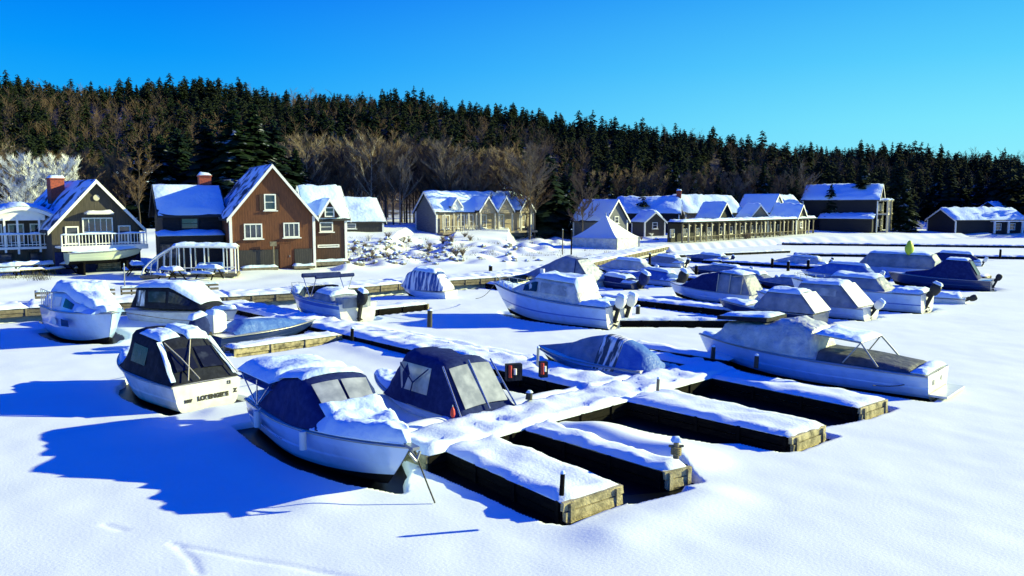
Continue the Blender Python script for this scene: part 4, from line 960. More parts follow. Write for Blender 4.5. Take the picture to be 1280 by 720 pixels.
# dark annex on the left, set back
T3 = xf((-W/2-.02, 3.2+2.6, 0), math.pi/2)
volume(hb_, T3, 5.2, 4.3, 4.2, 6.3, 'blackwall', seed=5, corners=False, barge='roofdark', sth=.25)
T4 = xf((-W/2-2.5, 1.8, 0), 0)
b = MB(); b.M = T4; b.box((0, .7, 1.3), (4.6, 1.4, 2.6)); b.build('lean_to', M['blackwall'], hb_)
b = MB(); b.M = T4; b.blanket(lambda u, v: Vector((-2.4+4.8*u, -.1+1.5*v, 2.62+.3*v)), 14, 6, 4.8, 1.5, .16, .2, 3); b.build('lean_to_snow', M['roof_snow'], hb_)
window(hb_, T4, -1.5, 1.5, 1.4, 1.0, fm='roofdark', sill=False); window(hb_, xf((-W/2-2.4, 3.2, 0)), 0, 3.5, 1.2, .8, fm='roofdark', sill=False)
chimney(hb_, T0, -W/2-.7, 6.3, 4.5, 7.2, .9)
# grey-brown gable house at left
p = place(124, 339); sc = p.y/997
hg = empty('gable_house', (p.x, p.y, p.z), R(45), 'dark gabled house with white balcony and red chimney on its snowy roof', 'house', 'houses along the waterfront')
W = 97*sc/.95; eh = 55*sc; rh = 111*sc
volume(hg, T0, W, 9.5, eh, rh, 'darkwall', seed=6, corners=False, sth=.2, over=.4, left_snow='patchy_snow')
window(hg, T0, .05, eh+.15, 2.0, 1.0, mul=5, cross=False); b = MB(); b.box((.05, -.45, eh+1.0), (1.8, .7, .1)); b.blanket(lambda u, v: Vector((-.9+1.9*u, -.85+.75*v, eh+1.05)), 8, 6, 1.9, .75, .2, .2, 2); b.build('window_hood', M['white'], hg)
b = MB(); b.tube((.05, -.06, rh-1.15), (.05, -.12, rh-1.15), .22, n=16); b.build('round_vent', M['ivory'], hg)
b = MB(); b.box((.1, -.75, eh-1.35), (W*.98, 1.5, .14)); b.box((.1, -1.47, eh-1.5), (W*.98, .08, .26)); b.build('balcony', M['white'], hg)
railing(hg, T0, (-W*.48+.1, -1.42, eh-1.26), (W*.48+.1, -1.42, eh-1.26), .8, 26); b = MB(); b.blanket(lambda u, v: Vector((-W*.47+W*.96*u, -1.52+.2*v, eh-.46)), 30, 4, W, .2, .1, .1, 2); b.build('railing_snow', M['roof_snow'], hg)
window(hg, T0, -1.7, eh-.55, .8, 1.2, sill=False); window(hg, T0, 1.9, eh-.55, .8, 1.2, sill=False)
b = MB(); b.box((0, -.06, .7), (W*.96, .08, 1.6)); b.build('boathouse_front', M['navy'], hg)
chimney(hg, T0, -W*.22, 4.5, rh-2.6, rh+.25, .95)
# pale green rowing boat stored under its balcony
q = hg.matrix_world if False else (Matrix.Translation((p.x, p.y, p.z)) @ Matrix.Rotation(R(45), 4, 'Z'))
a = q @ Vector((-2.5, -1.3, 0)); c = q @ Vector((2.7, -1.3, 0))
b = Boat('rowing_boat', 'pale green rowing boat stored under the white balcony', 'boat', a, c, 1.5, .55, .75, hull='palegreen', z=p.z+.95); b.snow(.05, .93, .12, .9, 'snow_cover', 2)
r_ = MB()
for x in (.9, 3.8): r_.box((x, 0, -.62), (.12, 1.5, .9)); r_.box((x, 0, -.18), (.16, 1.7, .1))
r_.build('trestle', M['wood_dark'], b.root)
# arched white veranda building at the far left
p = place(32, 341); sc = p.y/997
hv = empty('veranda_house', (p.x, p.y, p.z), R(36), 'white veranda building with low arched roof at the left edge', 'house', 'houses along the waterfront')
W = 5.6; ez = 3.3; az_ = 4.6
def arch(x): return az_-(az_-ez)*(abs(x)/(W/2))**1.7
b = MB(); xs = [-W/2+W*k/12 for k in range(13)]
vs = [(x, .9, arch(x)) for x in xs]+[(x, 7, arch(x)) for x in xs]
b.add([(-W/2, .9, -.5), (W/2, .9, -.5)]+vs[:13][::-1], [tuple(range(15))]); b.box((-W/2+.05, 4, 1.4), (.1, 6.2, 3.8)); b.box((W/2-.05, 4, 1.4), (.1, 6.2, 3.8)); b.build('wall', M['darkwall'], hv)
b = MB(); b.grid([[Vector((x*1.08, y, arch(x)+.02)) for x in xs] for y in (-.35, 7.3)]); b.grid([[Vector((x*1.08, y, arch(x)+.16)) for x in xs][::-1] for y in (-.35, 7.3)]); b.build('roof', M['roofdark'], hv)
b = MB(); b.blanket(lambda u, v: Vector(((-W/2+W*v)*1.08, -.35+7.6*u, arch(-W/2+W*v)+.17)), 20, 20, 7.6, W, .25, .3, 3); b.build('roof_snow', M['roof_snow'], hv)
b = MB()
for k in range(12):
    a, c = xs[k], xs[k+1]; b.slab((a*1.08, -.42, arch(a)+.14), (c*1.08, -.42, arch(c)+.14), (c*1.08, -.34, arch(c)+.14), (a*1.08, -.34, arch(a)+.14), .26)
b.build('bargeboard', M['white'], hv)
b = MB(); b.add([(x, -.2, arch(x)-.1) for x in xs[3:10]]+[(x, -.2, 3.75) for x in xs[3:10]][::-1], [tuple(range(14))]); b.build('gable_board', M['white'], hv)
for x in (-W*.47, -W*.2, -W*.06, W*.18, W*.28, W*.47):
    b = MB(); b.box((x, -.2, 2.7), (.13, .13, 2*(arch(x)-.1-2.7) if False else 1.9+.9*(1-abs(x)/W*2))); b.build('veranda_post', M['white'], hv)
b = MB(); b.box((0, .35, 1.78), (W, 1.4, .16)); b.build('balcony', M['white'], hv); railing(hv, T0, (-W/2, -.28, 1.9), (W/2, -.28, 1.9), .85, 22)
b = MB(); b.blanket(lambda u, v: Vector((-W/2+W*u, -.38+.2*v, 2.75)), 24, 4, W, .2, .12, .1, 2); b.build('railing_snow', M['roof_snow'], hv)
for x in (-1.7, -.35, 1.0, 2.0): window(hv, T0, x, 2.8, .9, 1.3, y=.9, sill=False, cross=False)
for x in (-1.5, 1.2): window(hv, T0, x, .9, 1.6, .9, y=.9, fm='roofdark', sill=False)
# long white cottage
p = place(546, 293); sc = p.y/997; PH2 = R(38)
hc = empty('cottage_row', (p.x, p.y, p.z), PH2, 'long low cottage with snowy roof, grey end wall and three small porch gables', 'house', 'houses along the waterfront')
L_ = 118*sc/.78; dp = 5.0
T1 = xf((L_, dp/2, 0), math.pi/2)
volume(hc, T1, dp, L_, 2.9, 5.3, 'greywall', seed=8, sth=.3, barge='white')
b = MB(); b.box((L_/2, -.03, 1.45), (L_-.3, .06, 2.8)); b.build('front_cladding', M['tanwall'], hc)
for f, w_ in ((.47, 2.6), (.66, 2.5), (.90, 2.4)):
    T = xf((L_*f, -1.1, 0)); volume(hc, T, w_, 3.6, 3.0, 4.7, 'tanwall', seed=f, corners=False, base=2.6, over=.2, sth=.2)
    for s_ in (-1, 1): b = MB(); b.M = T; b.box((s_*w_*.45, 0, 1.3), (.2, .2, 2.6)); b.build('porch_post', M['ivory'], hc)
T = xf((L_*.19, -.2, 0)); volume(hc, T, 1.6, 2.4, 3.5, 4.5, 'white', seed=9, corners=False, base=3.1, over=.15, sth=.15)
for f in (.04, .13, .2, .28, .36): b = MB(); b.box((L_*f, -.9, 1.3), (.16, .16, 2.6)); b.build('porch_post', M['ivory'], hc)
for f in (.09, .24, .33, .47, .66, .9): window(hc, T0, L_*f, 1.55, 1.0, 1.7, mul=2)
b = MB(); b.box((L_/2, -.75, .1), (L_, 1.5, .25)); b.build('porch_floor', M['tanwall'], hc)
railing(hc, T0, (.3, -1.2, .2), (L_*.36, -1.2, .2), .8, 18, 'ivory')
window(hc, xf((0, 0, 0)), 3.0, 1.8, 1.0, 1.0, y=.0, face='l') if False else None
chimney(hc, T0, L_*.97, 4.2, 4.6, 5.9, .7)
def simple_house(label, x, y, ph, W, D, eh, rh, wall, name='house', roof_n=0, wins=((0, 1.6, 1.0, 1.0),), barge='white', z=None, ridge_x=False, **k):
    z = ground(x, y) if z is None else z
    r_ = empty(name, (x, y, z), R(ph), label, 'house', 'houses along the waterfront')
    T = T0 if not ridge_x else xf((D/2, W/2, 0), math.pi/2)
    volume(r_, T, W, D, eh, rh, wall, barge=barge, base=-1.5, seed=x, **k)
    for w_ in wins: window(r_, T0, *w_)
    return r_
simple_house('low house with broad snowy roof, partly hidden between brown house and long cottage', -19.5, 92, 24, 8.5, 9.5, 1.1, 3.7, 'darkwall', ridge_x=True, wins=((-2, .6, 1.0, .5), (1, .6, 1.0, .5)), sth=.35)
simple_house('small grey gabled house behind the pyramid tent', 14.6, 112, 42, 4.6, 6, 3.0, 6.3-.6, 'greywall', wins=((0, 3.0, .8, .9), (-1, 1.2, .8, .9)))
hx = simple_house('wide dark fronted house with blue shaded snow roof, left of the arcade houses', 23.0, 136, -14, 8.5, 10.5, 3.4, 6.0, 'blackwall', ridge_x=True, wins=((-2, 1.3, 1.2, .9), (1.5, 1.3, 1.4, .9)), sth=.4)
simple_house('long house with bright white roof above the left half of the arcade', 35.0, 138, 22, 8, 12, 3.4, 6.2, 'tanwall', ridge_x=True, wins=((-3, 1.3, 1, 1), (0, 1.3, 1, 1), (3, 1.3, 1, 1)), sth=.4)
simple_house('white gabled house above the right half of the arcade', 47.0, 142, 46, 6, 6, 3.6, 6.6, 'white', wins=((-1, 1.5, .9, 1), (1, 1.5, .9, 1)))
simple_house('round roofed snowy house left of the boat club', 51.0, 147, 30, 6, 8, 3.6, 6.2, 'darkwall', ridge_x=True, wins=((-1, 1.3, 1, 1),), sth=.5)
# lean-tos and dormers that break up the roofs behind the arcade
for (px, D, ph, W_, L2, e, r_, lb, wl_) in ((818, 124, 20, 3.5, 4, 2.2, 3.6, 'small shed with snowy roof right of the pyramid tent', 'darkwall'), (905, 131, 40, 3.6, 4, 3.0, 5.2, 'small dark gabled outbuilding above the middle of the arcade', 'blackwall'), (948, 133, 15, 3.2, 4, 3.2, 5.0, 'narrow tan gabled outbuilding above the arcade', 'tanwall'), (1000, 138, 50, 4.2, 5, 2.8, 4.9, 'small gabled outbuilding at the right end of the arcade', 'darkwall')):
    simple_house(lb, (px-640)/997*D, D, ph, W_, L2, e, r_, wl_, name='outbuilding', wins=((0, 1.6, .8, .9),), sth=.4)
chimney(hx, T0, 5.0, 4.0, 4.5, 7.2, .8)
# arcade
a = place(852, 304); c = place(1016, 291.5)
print('ARC', a, c)
ar = empty('arcade', (a.x, a.y, min(a.z, .9)), math.atan2(c.y-a.y, c.x-a.x), 'long arcade of pale posts with snowy roof edge facing the far marina', 'arcade')
AL = (Vector(c[:2])-Vector(a[:2])).length; n = 26
for i in range(n+1):
    b = MB(); xx = AL*i/n+random.uniform(-.25, .25); b.box((xx, 0, 1.2), (random.uniform(.14, .26), .2, 3.0)); b.box((xx+.22, 0, 2.35), (.5, .1, .1), 0); b.build('arcade_post', M['ivory'] if i % 2 else M['wood_grey'], ar)
b = MB(); b.box((AL/2, .8, 2.8), (AL+.8, 2.4, .22)); b.build('roof', M['wood_dark'], ar)
b = MB(); b.blanket(lambda u, v: Vector((-.5+(AL+1)*u, -.5+2.7*v, 2.92)), 90, 8, AL, 2.6, .3, .3, 2, .8); b.build('roof_snow', M['roof_snow'], ar)
railing(ar, T0, (0, -.15, -.1), (AL, -.15, -.1), .9, 70, 'wood_grey')

b = MB(); b.box((AL/2, 2.2, .9), (AL, .2, 3.9)); b.build('back_wall', M['blackwall'], ar)
for i in range(0, n, 2): window(ar, T0, AL*(i+.5)/n, 1.3, 1.0, 1.1, y=2.1, sill=False)
# boat club with shaded blue roof
p = place(1062, 289)
hp = simple_house('two storey boat club with broad blue shaded roof and lit corner porch', p.x+6.0, p.y+1, 60, 10, 13, 5.8, 8.6, 'blackwall', ridge_x=False, wins=((-2.8, 4.5, 1, 1.2), (0, 4.5, 1, 1.2), (2.8, 4.5, 1, 1.2), (-2.8, 1.6, 1, 1.2), (2.8, 1.6, 1, 1.2)), sth=.35, z=p.z)
for s_ in range(7):
    b = MB(); b.box((-4.5+1.5*s_, -1.6, 2.6), (.2, .2, 6.0)); b.build('porch_post', M['ivory'], hp)
b = MB(); b.box((0, -.9, 3.2), (9.6, 1.8, .25)); b.box((0, -.9, 5.7), (9.6, 1.8, .2)); b.build('porch_floor', M['ivory'], hp)
b = MB(); b.blanket(lambda u, v: Vector((-4.9+9.8*u, -2+2*v, 5.81)), 16, 6, 9.8, 2, .25, .3, 2); b.build('porch_snow', M['roof_snow'], hp)
railing(hp, T0, (-4.6, -1.7, 3.3), (4.6, -1.7, 3.3), .9, 20, 'ivory')
b = MB(); b.box((-6.2, 5, 1.4), (3.0, 9, 2.8)); b.build('side_room', M['blackwall'], hp)
b = MB(); b.blanket(lambda u, v: Vector((-8.4+3.6*u, .2+9.6*v, 2.4+.9*u)), 8, 16, 3.6, 9.6, .3, .3, 2); b.build('side_room_snow', M['roof_snow'], hp)
# right boathouse
p = place(1245, 291)
hr_ = simple_house('long boathouse with white posts and blue shaded snowy roof at the right edge', p.x-1.0, p.y, 14, 7, 16, 2.4, 4.4, 'blackwall', name='boathouse', ridge_x=True, wins=(), sth=.35, z=p.z)
for i in range(6): b = MB(); b.box((-.1+3.2*i, -.9, 1.0), (.28, .28, 2.2)); b.build('porch_post', M['white'], hr_)
b = MB(); b.box((8, -.5, 2.15), (16.5, 1.3, .18)); b.build('porch_roof', M['white'], hr_)
for i in range(5): window(hr_, T0, 1.5+3.2*i, 1.1, 1.4, 1.2, sill=False)
for (px, D, ph, W, L2, e, r_, lb) in ((1232, 172, -50, 6, 9, 3, 5.2, 'house with blue shaded roof uphill of the right boathouse'), (1225, 188, -55, 5, 7, 3, 5.5, 'upper house in the dark wood above the right boathouse'), (1066, 176, -48, 8, 9, 4, 7, 'hillside house with blue shaded roof above the boat club'), (1004, 172, 10, 5, 5, 3, 5, 'small snowy hut in the wood left of the boat club roof'), (620, 152, -45, 5, 6, 3, 5.5, 'hut in the bare wood above the long cottage'), (150, 118, -40, 5, 6, 3, 5, 'snowy hut in the wood right of the dark gabled house')):
    x = (px-640)/997*D
    simple_house(lb, x, D, ph, W, L2, e, r_, 'blackwall', name='hillside_house', wins=((0, 1.6, 1, 1),), barge=None, corners=False, sth=.35)
# pyramid tent
p = place(757, 309); root = empty('pavilion_tent', (p.x, p.y, p.z), R(56), 'white pyramid roofed pavilion tent by the far quay, one side blue in shade', 'tent')
hw_ = 3.1; b = MB(); ez = 1.25; az2 = 3.9
cs = [(-hw_, -hw_), (hw_, -hw_), (hw_, hw_), (-hw_, hw_)]
for k in range(4):
    a = Vector((*cs[k], ez)); c = Vector((*cs[(k+1) % 4], ez)); P = []
    for i in range(9):
        f = i/8; P.append([(a.lerp(c, j/8)*(1-f)).xy.to_3d()+Vector((0, 0, ez+(az2-ez)*(f**1.25)-.12*math.sin(math.pi*j/8)*(1-f)*.5)) for j in range(9)])
    b.grid(P)
b.build('tent_roof', M['tentwhite'], root)
b = MB()
for k in range(4):
    a = Vector((*cs[k], -.3)); c = Vector((*cs[(k+1) % 4], -.3)); b.grid([[a.lerp(c, j/16)*.97+Vector((.06*math.sin(j*2.1), .05*math.cos(j*1.7), z)) for j in range(17)] for z in (0, ez+.25)])
b.build('tent_wall', M['lighttarp'], root)
b = MB()
for k in range(4): b.tube((cs[k][0]*1.0, cs[k][1]*1.0, -.3), (cs[k][0], cs[k][1], ez), .06)
b.tube((0, 0, az2-.1), (0, 0, az2+.35), .05); b.build('tent_pole', M['alu'], root)
# arched white shelter
p = place(240, 345); sc = p.y/997; root = empty('arched_shelter', (p.x, p.y, p.z), R(14), 'white arched open shelter on thin posts in front of the dark annex', 'shelter')
Ws = 112*sc; zs = 37*sc
def ar_(u): return zs*(min(1, (u/.34))**.55 if u < .34 else 1-.05*((u-.34)/.66)**2)
b = MB()
P = [[Vector((-Ws/2+Ws*(i/24), y, ar_(i/24)+.0)) for y in (-1.1, 0, 1.1)] for i in range(8, 25)]
b.grid(P); b.grid([[q+Vector((0, 0, .08)) for q in r_][::-1] for r_ in P]); b.build('canopy', M['tentwhite'], root)
b = MB(); b.blanket(lambda u, v: Vector((-Ws/2+Ws*(.32+.67*u), -1.1+2.2*v, ar_(.32+.67*u)+.09)), 24, 10, Ws*.67, 2.2, .16, .25, 3); b.build('canopy_snow', M['roof_snow'], root)
for y in (-1.1, 1.1):
    b = MB(); b.path([Vector((-Ws/2+Ws*(i/24), y, ar_(i/24)+.03)) for i in range(25)], .07, 6); b.build('arch_rail', M['white'], root)
    b = MB()
    for u in (.1, .17, .24, .31): b.tube((-Ws/2+Ws*u, y, 0), (-Ws/2+Ws*u+.1, y, ar_(u)), .035, n=6)
    b.build('baluster', M['white'], root)
    for u in (.40, .52, .66, .86, .98): b = MB(); b.tube((-Ws/2+Ws*u, y, -.1), (-Ws/2+Ws*u, y, ar_(u)), .05, n=8); b.build('post', M['white'], root)
b = MB(); b.box((0, 0, .1), (Ws*1.0, 2.4, .2)); b.build('platform', M['wood_grey'], root); railing(root, T0, (-Ws*.3, -1.15, .2), (Ws*.48, -1.15, .2), .45, 9)
b = MB(); b.box((Ws*.2, .3, .55), (1.6, 1.0, .7)); b.build('bench_box', M['bluebox'], root)
# quay furniture
def table(x, y, rz, label):
    z = max(ground(x, y), .62); r_ = empty('picnic_table', (x, y, z), rz, label, 'table', 'snowed picnic tables on the quay')
    b = MB()
    for k in range(4): b.box((0, -.3+.2*k, .72), (1.7, .17, .05))
    b.build('tabletop', M['wood_tan'], r_)
    for s_ in (-1, 1): b = MB(); b.box((0, s_*.75, .42), (1.7, .28, .05)); b.build('bench_seat', M['wood_tan'], r_)
    for s_ in (-.6, .6):
        b = MB(); b.tube((s_, -.7, 0), (s_, -.15, .7), .05, n=4); b.tube((s_, .7, 0), (s_, .15, .7), .05, n=4); b.box((s_, 0, .38), (.08, 1.6, .08)); b.build('leg', M['wood_dark'], r_)
    b = MB(); b.blanket(lambda u, v: Vector((-.85+1.7*u, -.4+.8*v, .746)), 12, 8, 1.7, .8, .2, .2, x); b.build('snow_cover', M['roof_snow'], r_)
    for s_ in (-1, 1):
        b = MB(); b.blanket(lambda u, v: Vector((-.85+1.7*u, s_*.75-.14+.28*v, .446)), 12, 4, 1.7, .28, .12, .1, x+s_); b.build('bench_snow', M['roof_snow'], r_)
def pile(x, y, rz, label, w_=2.2, n=4, m='wood_tan', name='timber_stack'):
    z = max(ground(x, y), .62); r_ = empty(name, (x, y, z), rz, label, 'timber', 'timber stacks on the quay')
    b = MB()
    for k in range(n):
        for q in range(4-k % 2): b.box((random.uniform(-.1, .1), -.4+.25*q, .1+.16*k), (w_, .2, .13), random.uniform(-.03, .03))
    b.build('planks', M[m], r_)
    b = MB(); b.blanket(lambda u, v: Vector((-w_/2+w_*u, -.55+1.0*v, .02+.16*n)), 14, 8, w_, 1.0, .22, .25, x); b.build('snow_cover', M['roof_snow'], r_)
tl = ['picnic table leftmost on the quay', 'picnic table second from the left on the quay', 'picnic table below the white veranda building', 'picnic table left of the pale rowing boat', 'picnic table right of the rounded cruiser mast pole', 'picnic table in front of the arched shelter', 'picnic table at the shelter right end']
for i, (px, py) in enumerate([(8, 352), (34, 349), (58, 347), (88, 345), (172, 347), (215, 352), (262, 350)]):
    q = G(px, py, .8); table(q.x, q.y, .5+.4*i, tl[i])
for i, (px, py, lb) in enumerate([(20, 344, 'stack of tan planks under snow at the left edge of the quay'), (72, 343, 'stack of tan planks left of the dark boathouse front'), (115, 341, 'long stack of tan planks before the dark boathouse front'), (140, 341, 'short stack of tan planks at the right of the boathouse front')]):
    q = G(px, py, .9); pile(q.x, q.y, .35, lb, 3.2 if i == 2 else 1.8, 3+i % 2)
q = G(20, 397, 0)
# low fence with snow along the quay below the brown house
for i in range(7):
    a = Vector((*qp[2], 0)).lerp(Vector((*qp[3], 0)), i/7+.03); c = Vector((*qp[2], 0)).lerp(Vector((*qp[3], 0)), (i+1)/7-.0)
    n_ = Vector((-.5, .86, 0))*2.9; a += n_; c += n_; d = c-a
    r_ = empty('snow_fence', (a.x, a.y, .66), math.atan2(d.y, d.x), ['low plank fence panel nearest the rounded cruiser', 'second low fence panel from the left', 'third low fence panel from the left', 'middle low fence panel before the shelter', 'fifth low fence panel from the left', 'sixth low fence panel from the left', 'low fence panel nearest the brown house'][i], 'fence', 'low fence panels along the quay')
    b = MB(); l = d.length
    for z in (.18, .42): b.box((l/2, 0, z), (l, .04, .14))
    b.build('rail', M['wood_grey'], r_)
    for x in (.03, l/2): b = MB(); b.box((x, .06, .2), (.09, .08, .75)); b.build('fence_post', M['wood_dark'], r_)
    b = MB(); b.blanket(lambda u, v: Vector((l*u, -.06+.12*v, .49)), 14, 3, l, .12, .09, .08, i); b.build('snow_cover', M['roof_snow'], r_)
# rocks on the bank
def rock_mesh(seed):
    b = MB(); P = []
    for i in range(7):
        t = math.pi*i/6*.97+.04
        P.append([Vector((math.cos(a)*math.sin(t), math.sin(a)*math.sin(t)*.8, -math.cos(t)*.6))*(1+.35*nz(math.cos(a)*2+seed, math.sin(a)*2, math.cos(t)*2)) for a in [2*math.pi*k/10 for k in range(10)]])
    for r_ in P: r_.append(r_[0])
    b.grid(P, smooth=False); return b
rocks = []
for s_ in range(3):
    r_ = empty('boulder', (0, 0, 0), 0, 'grey boulder poking out of the snow bank behind the quay', 'rock', 'boulders on the snow bank')
    rock_mesh(s_*5.1).build('stone', M['rock'], r_)
    b = MB(); b.blanket(lambda u, v: Vector((-.6+1.2*u, -.5+1.0*v, .30+.25*(1-((2*u-1)**2+(2*v-1)**2)*.6))), 8, 8, 1.2, 1.0, .22, .4, s_); b.build('snow_cap', M['roof_snow'], r_)
    rocks.append(r_)
spots = [(random.uniform(430, 580), random.uniform(298, 331)) for _ in range(130)]+[(random.uniform(575, 700), random.uniform(305, 330)) for _ in range(14)]+[(random.uniform(800, 860), random.uniform(285, 300)) for _ in range(8)]+[(random.uniform(1060, 1130), random.uniform(285, 290)) for _ in range(10)]
for i, (px, py) in enumerate(spots):
    q = place(px, py); o = rocks[i] if i < 3 else copy_tree(rocks[i % 3])
    o.location = (q.x, q.y, q.z-.02); s_ = random.uniform(.12, .42)*(1.4 if px > 790 else 1); o.scale = (s_*random.uniform(.9, 1.6), s_, s_*random.uniform(.7, 1.2)); o.rotation_euler[2] = random.uniform(0, 6)
# leafless bushes on the bank and along the arcade
def bush(px, py, h, label, group, frosty=False):
    q = place(px, py); r_ = empty('bush', (q.x, q.y, q.z), random.uniform(0, 6), label, 'bush', group)
    b = MB()
    for k in range(46):
        a = random.uniform(0, 6.28); l = h*random.uniform(.5, 1.1); e = Vector((math.cos(a)*l*random.uniform(.2, .8), math.sin(a)*l*random.uniform(.2, .8), l*random.uniform(.5, 1)))
        c = Vector((0, 0, 0)).lerp(e, .5)+Vector((0, 0, .12*l)); b.tube((0, 0, -.1), c, .02, .014, 3, False); b.tube(c, e, .014, .006, 3, False)
        for m_ in range(3): b.tube(c.lerp(e, m_/3), c.lerp(e, m_/3)+Vector((random.uniform(-1, 1), random.uniform(-1, 1), random.uniform(.1, 1)))*l*.28, .009, .004, 3, False)
    b.build('branches', M['tentwhite'] if frosty else M['twigs2'], r_); return r_
for k in range(34): bush(random.uniform(428, 590), random.uniform(296, 326), random.uniform(.3, .9), 'low leafless bush on the snow bank between brown house and long cottage', 'bushes on the snow bank', k % 3 == 0)
for k in range(22): bush(random.uniform(800, 1000), random.uniform(294, 302)-(k % 5), random.uniform(.5, 1.3), 'leafless bush in front of the long arcade', 'bushes by the arcade', k % 2 == 0)
for k in range(16): bush(random.uniform(1060, 1200), random.uniform(283, 288), random.uniform(.8, 1.8), 'leafless bush between the boat club and the right boathouse', 'bushes right of the boat club', k % 2 == 0)
# dry grass on the bank
b = MB()
for i in range(2600):
    px, py = random.choice([(random.uniform(425, 600), random.uniform(298, 328)), (random.uniform(430, 560), random.uniform(303, 325)), (random.uniform(560, 800), random.uniform(300, 325)), (random.uniform(0, 60), random.uniform(338, 350))])
    q = place(px, py) if i % 13 == 0 else q+Vector((random.uniform(-.35, .35), random.uniform(-.2, .2), 0))
    a = random.random()*6; l = random.uniform(.12, .4); b.add([q+Vector((-.015, 0, -.05)), q+Vector((.015, 0, -.05)), q+Vector((.15*math.cos(a), .15*math.sin(a), l))], [(0, 1, 2)])
tag(b.build('dry_grass', M['grass']), 'tufts of dry yellow grass poking through the snow bank', 'grass', kind='stuff')
def DRIFTLIST():
    return [(f2[1]+U_*.45, f2[2]+U_*.5-V_*.8, .24, .6), (f2[1]+U_*1.1+V_*1.2, f2[2]+U_*1.0-V_*.8, .25, .8),
            (near0+mn*2.1, near1+mn*2.0, .35, .6), (f1[3]+V_*1.2, f2[3]+V_*1.2, .10, .7), (front.root.location.xy+Vector((-1.6, -1.6)), Vector((-4.0, 15.6)), .08, .6),
            (Vector((-8.5, 22.6)), Vector((-7.2, 22.9)), .12, .6), (tr1-V_*3+U_*1.4, tr0+U_*1.4+V_*4, .25, .7), (tr1-V_*4-U_*1.5, tr0-U_*1.5+V_*8, .12, .7)]
# =================================================================== ground, ice and water
def axis(lo, hi, fine_lo, fine_hi, st, g=1.035, mx=9):
    v = [fine_lo]; s = st
    a = list(np.arange(fine_lo, fine_hi, st))
    r = []; x = a[-1]; s = st
    while x < hi: s = min(s*g, mx); x += s; r.append(x)
    l = []; x = a[0]; s = st
    while x > lo: s = min(s*g, mx); x -= s; l.append(x)
    return np.array(l[::-1]+a+r)
xa = axis(-420, 420, -11, 13.5, .065, 1.022, 8); ya = axis(-60, 460, 11.4, 31, .065, 1.022, 6)
X, Y = np.meshgrid(xa, ya, indexing='ij')
Z = H(X, Y)
SD = shore_d(X, Y)
def wav(X, Y, sc, seed):
    o = np.zeros_like(X); r2 = np.random.default_rng(seed)
    for k in range(9):
        a = r2.uniform(0, 6.28); f = sc*r2.uniform(.6, 1.7); o += np.sin((X*math.cos(a)+Y*math.sin(a))*f+r2.uniform(0, 6.28)+.8*np.sin(X*f*.37+Y*f*.23+k))
    return o/9
lake = SD < .6
Z = Z+np.where(lake, .030*wav(X, Y, .8, 1)+.012*wav(X, Y, 3.2, 2), .06*wav(X, Y, 1.5, 3)*(SD < 60))
# drifts packed against the lit side of fingers
def seg_d(a, b):
    ax, ay = a[0], a[1]; dx, dy = b[0]-ax, b[1]-ay; l2 = dx*dx+dy*dy
    t = np.clip(((X-ax)*dx+(Y-ay)*dy)/l2, 0, 1); return np.hypot(X-ax-t*dx, Y-ay-t*dy)
for a, b, h, w_ in DRIFTLIST():
    d = seg_d(a, b); Z = Z+np.where(lake, h*np.exp(-(d/w_)**2)*(1+.4*wav(X, Y, 1.6, 4)), 0)
# tracks
for tr in ([(118, 652), (170, 668), (230, 684), (300, 697), (370, 708), (440, 722), (520, 735)], [(222, 684), (240, 700), (250, 722)]):
    w = [G(px, py, 0) for px, py in tr]
    dd = np.full_like(X, 9.0)
    for a, b in zip(w[:-1], w[1:]): dd = np.minimum(dd, seg_d(a, b))
    Z = Z-np.where(dd < .2, (.024*np.exp(-(dd/.045)**2))*(wav(X, Y, 2.2, 11) > -.12), 0)
wob = .05*wav(X, Y, 5.0, 7)+.06*wav(X, Y, 1.7, 8)
for poly, dep in HOLES:
    px_ = np.array([p[0] for p in poly]); py_ = np.array([p[1] for p in poly])
    i0, i1 = np.searchsorted(xa, px_.min()-.6), np.searchsorted(xa, px_.max()+.6); j0, j1 = np.searchsorted(ya, py_.min()-.6), np.searchsorted(ya, py_.max()+.6)
    if i1 <= i0 or j1 <= j0: continue
    x = X[i0:i1, j0:j1]; y = Y[i0:i1, j0:j1]; ins = np.zeros_like(x, bool); d = np.full_like(x, 99.)
    n = len(poly)
    for k in range(n):
        ax, ay = poly[k]; bx, by = poly[(k+1) % n]; dx, dy = bx-ax, by-ay; l2 = dx*dx+dy*dy+1e-9
        t = np.clip(((x-ax)*dx+(y-ay)*dy)/l2, 0, 1); d = np.minimum(d, np.hypot(x-ax-t*dx, y-ay-t*dy))
        c = ((ay > y) != (by > y)) & (x < (bx-ax)*(y-ay)/(by-ay+1e-12)+ax); ins ^= c
    sdv = np.where(ins, -d, d)+wob[i0:i1, j0:j1]
    k = 1-np.clip((sdv+.02)/.12, 0, 1)
    z = Z[i0:i1, j0:j1]; Z[i0:i1, j0:j1] = np.where(SD[i0:i1, j0:j1] < .6, np.minimum(z, z*(1-k)+(-dep)*k), z)
verts = np.stack([X, Y, Z], -1).reshape(-1, 3); nx, ny = X.shape
ii, jj = np.meshgrid(np.arange(nx-1), np.arange(ny-1), indexing='ij'); a = (ii*ny+jj).ravel()
quads = np.stack([a, a+ny, a+ny+1, a+1], 1)
isl = (lake[:-1, :-1] & lake[1:, 1:] & lake[1:, :-1] & lake[:-1, 1:]).ravel()
def sub(q):
    u, inv = np.unique(q.ravel(), return_inverse=True); return verts[u], inv.reshape(q.shape)
for nm, q, m in (('frozen_lake', quads[isl], 'lake'), ('shore_ground', quads[~isl], 'land')):
    v, f = sub(q); o = np_obj(nm, np_mesh(nm, v, f, [M[m]], smooth=True)); o['kind'] = 'structure'
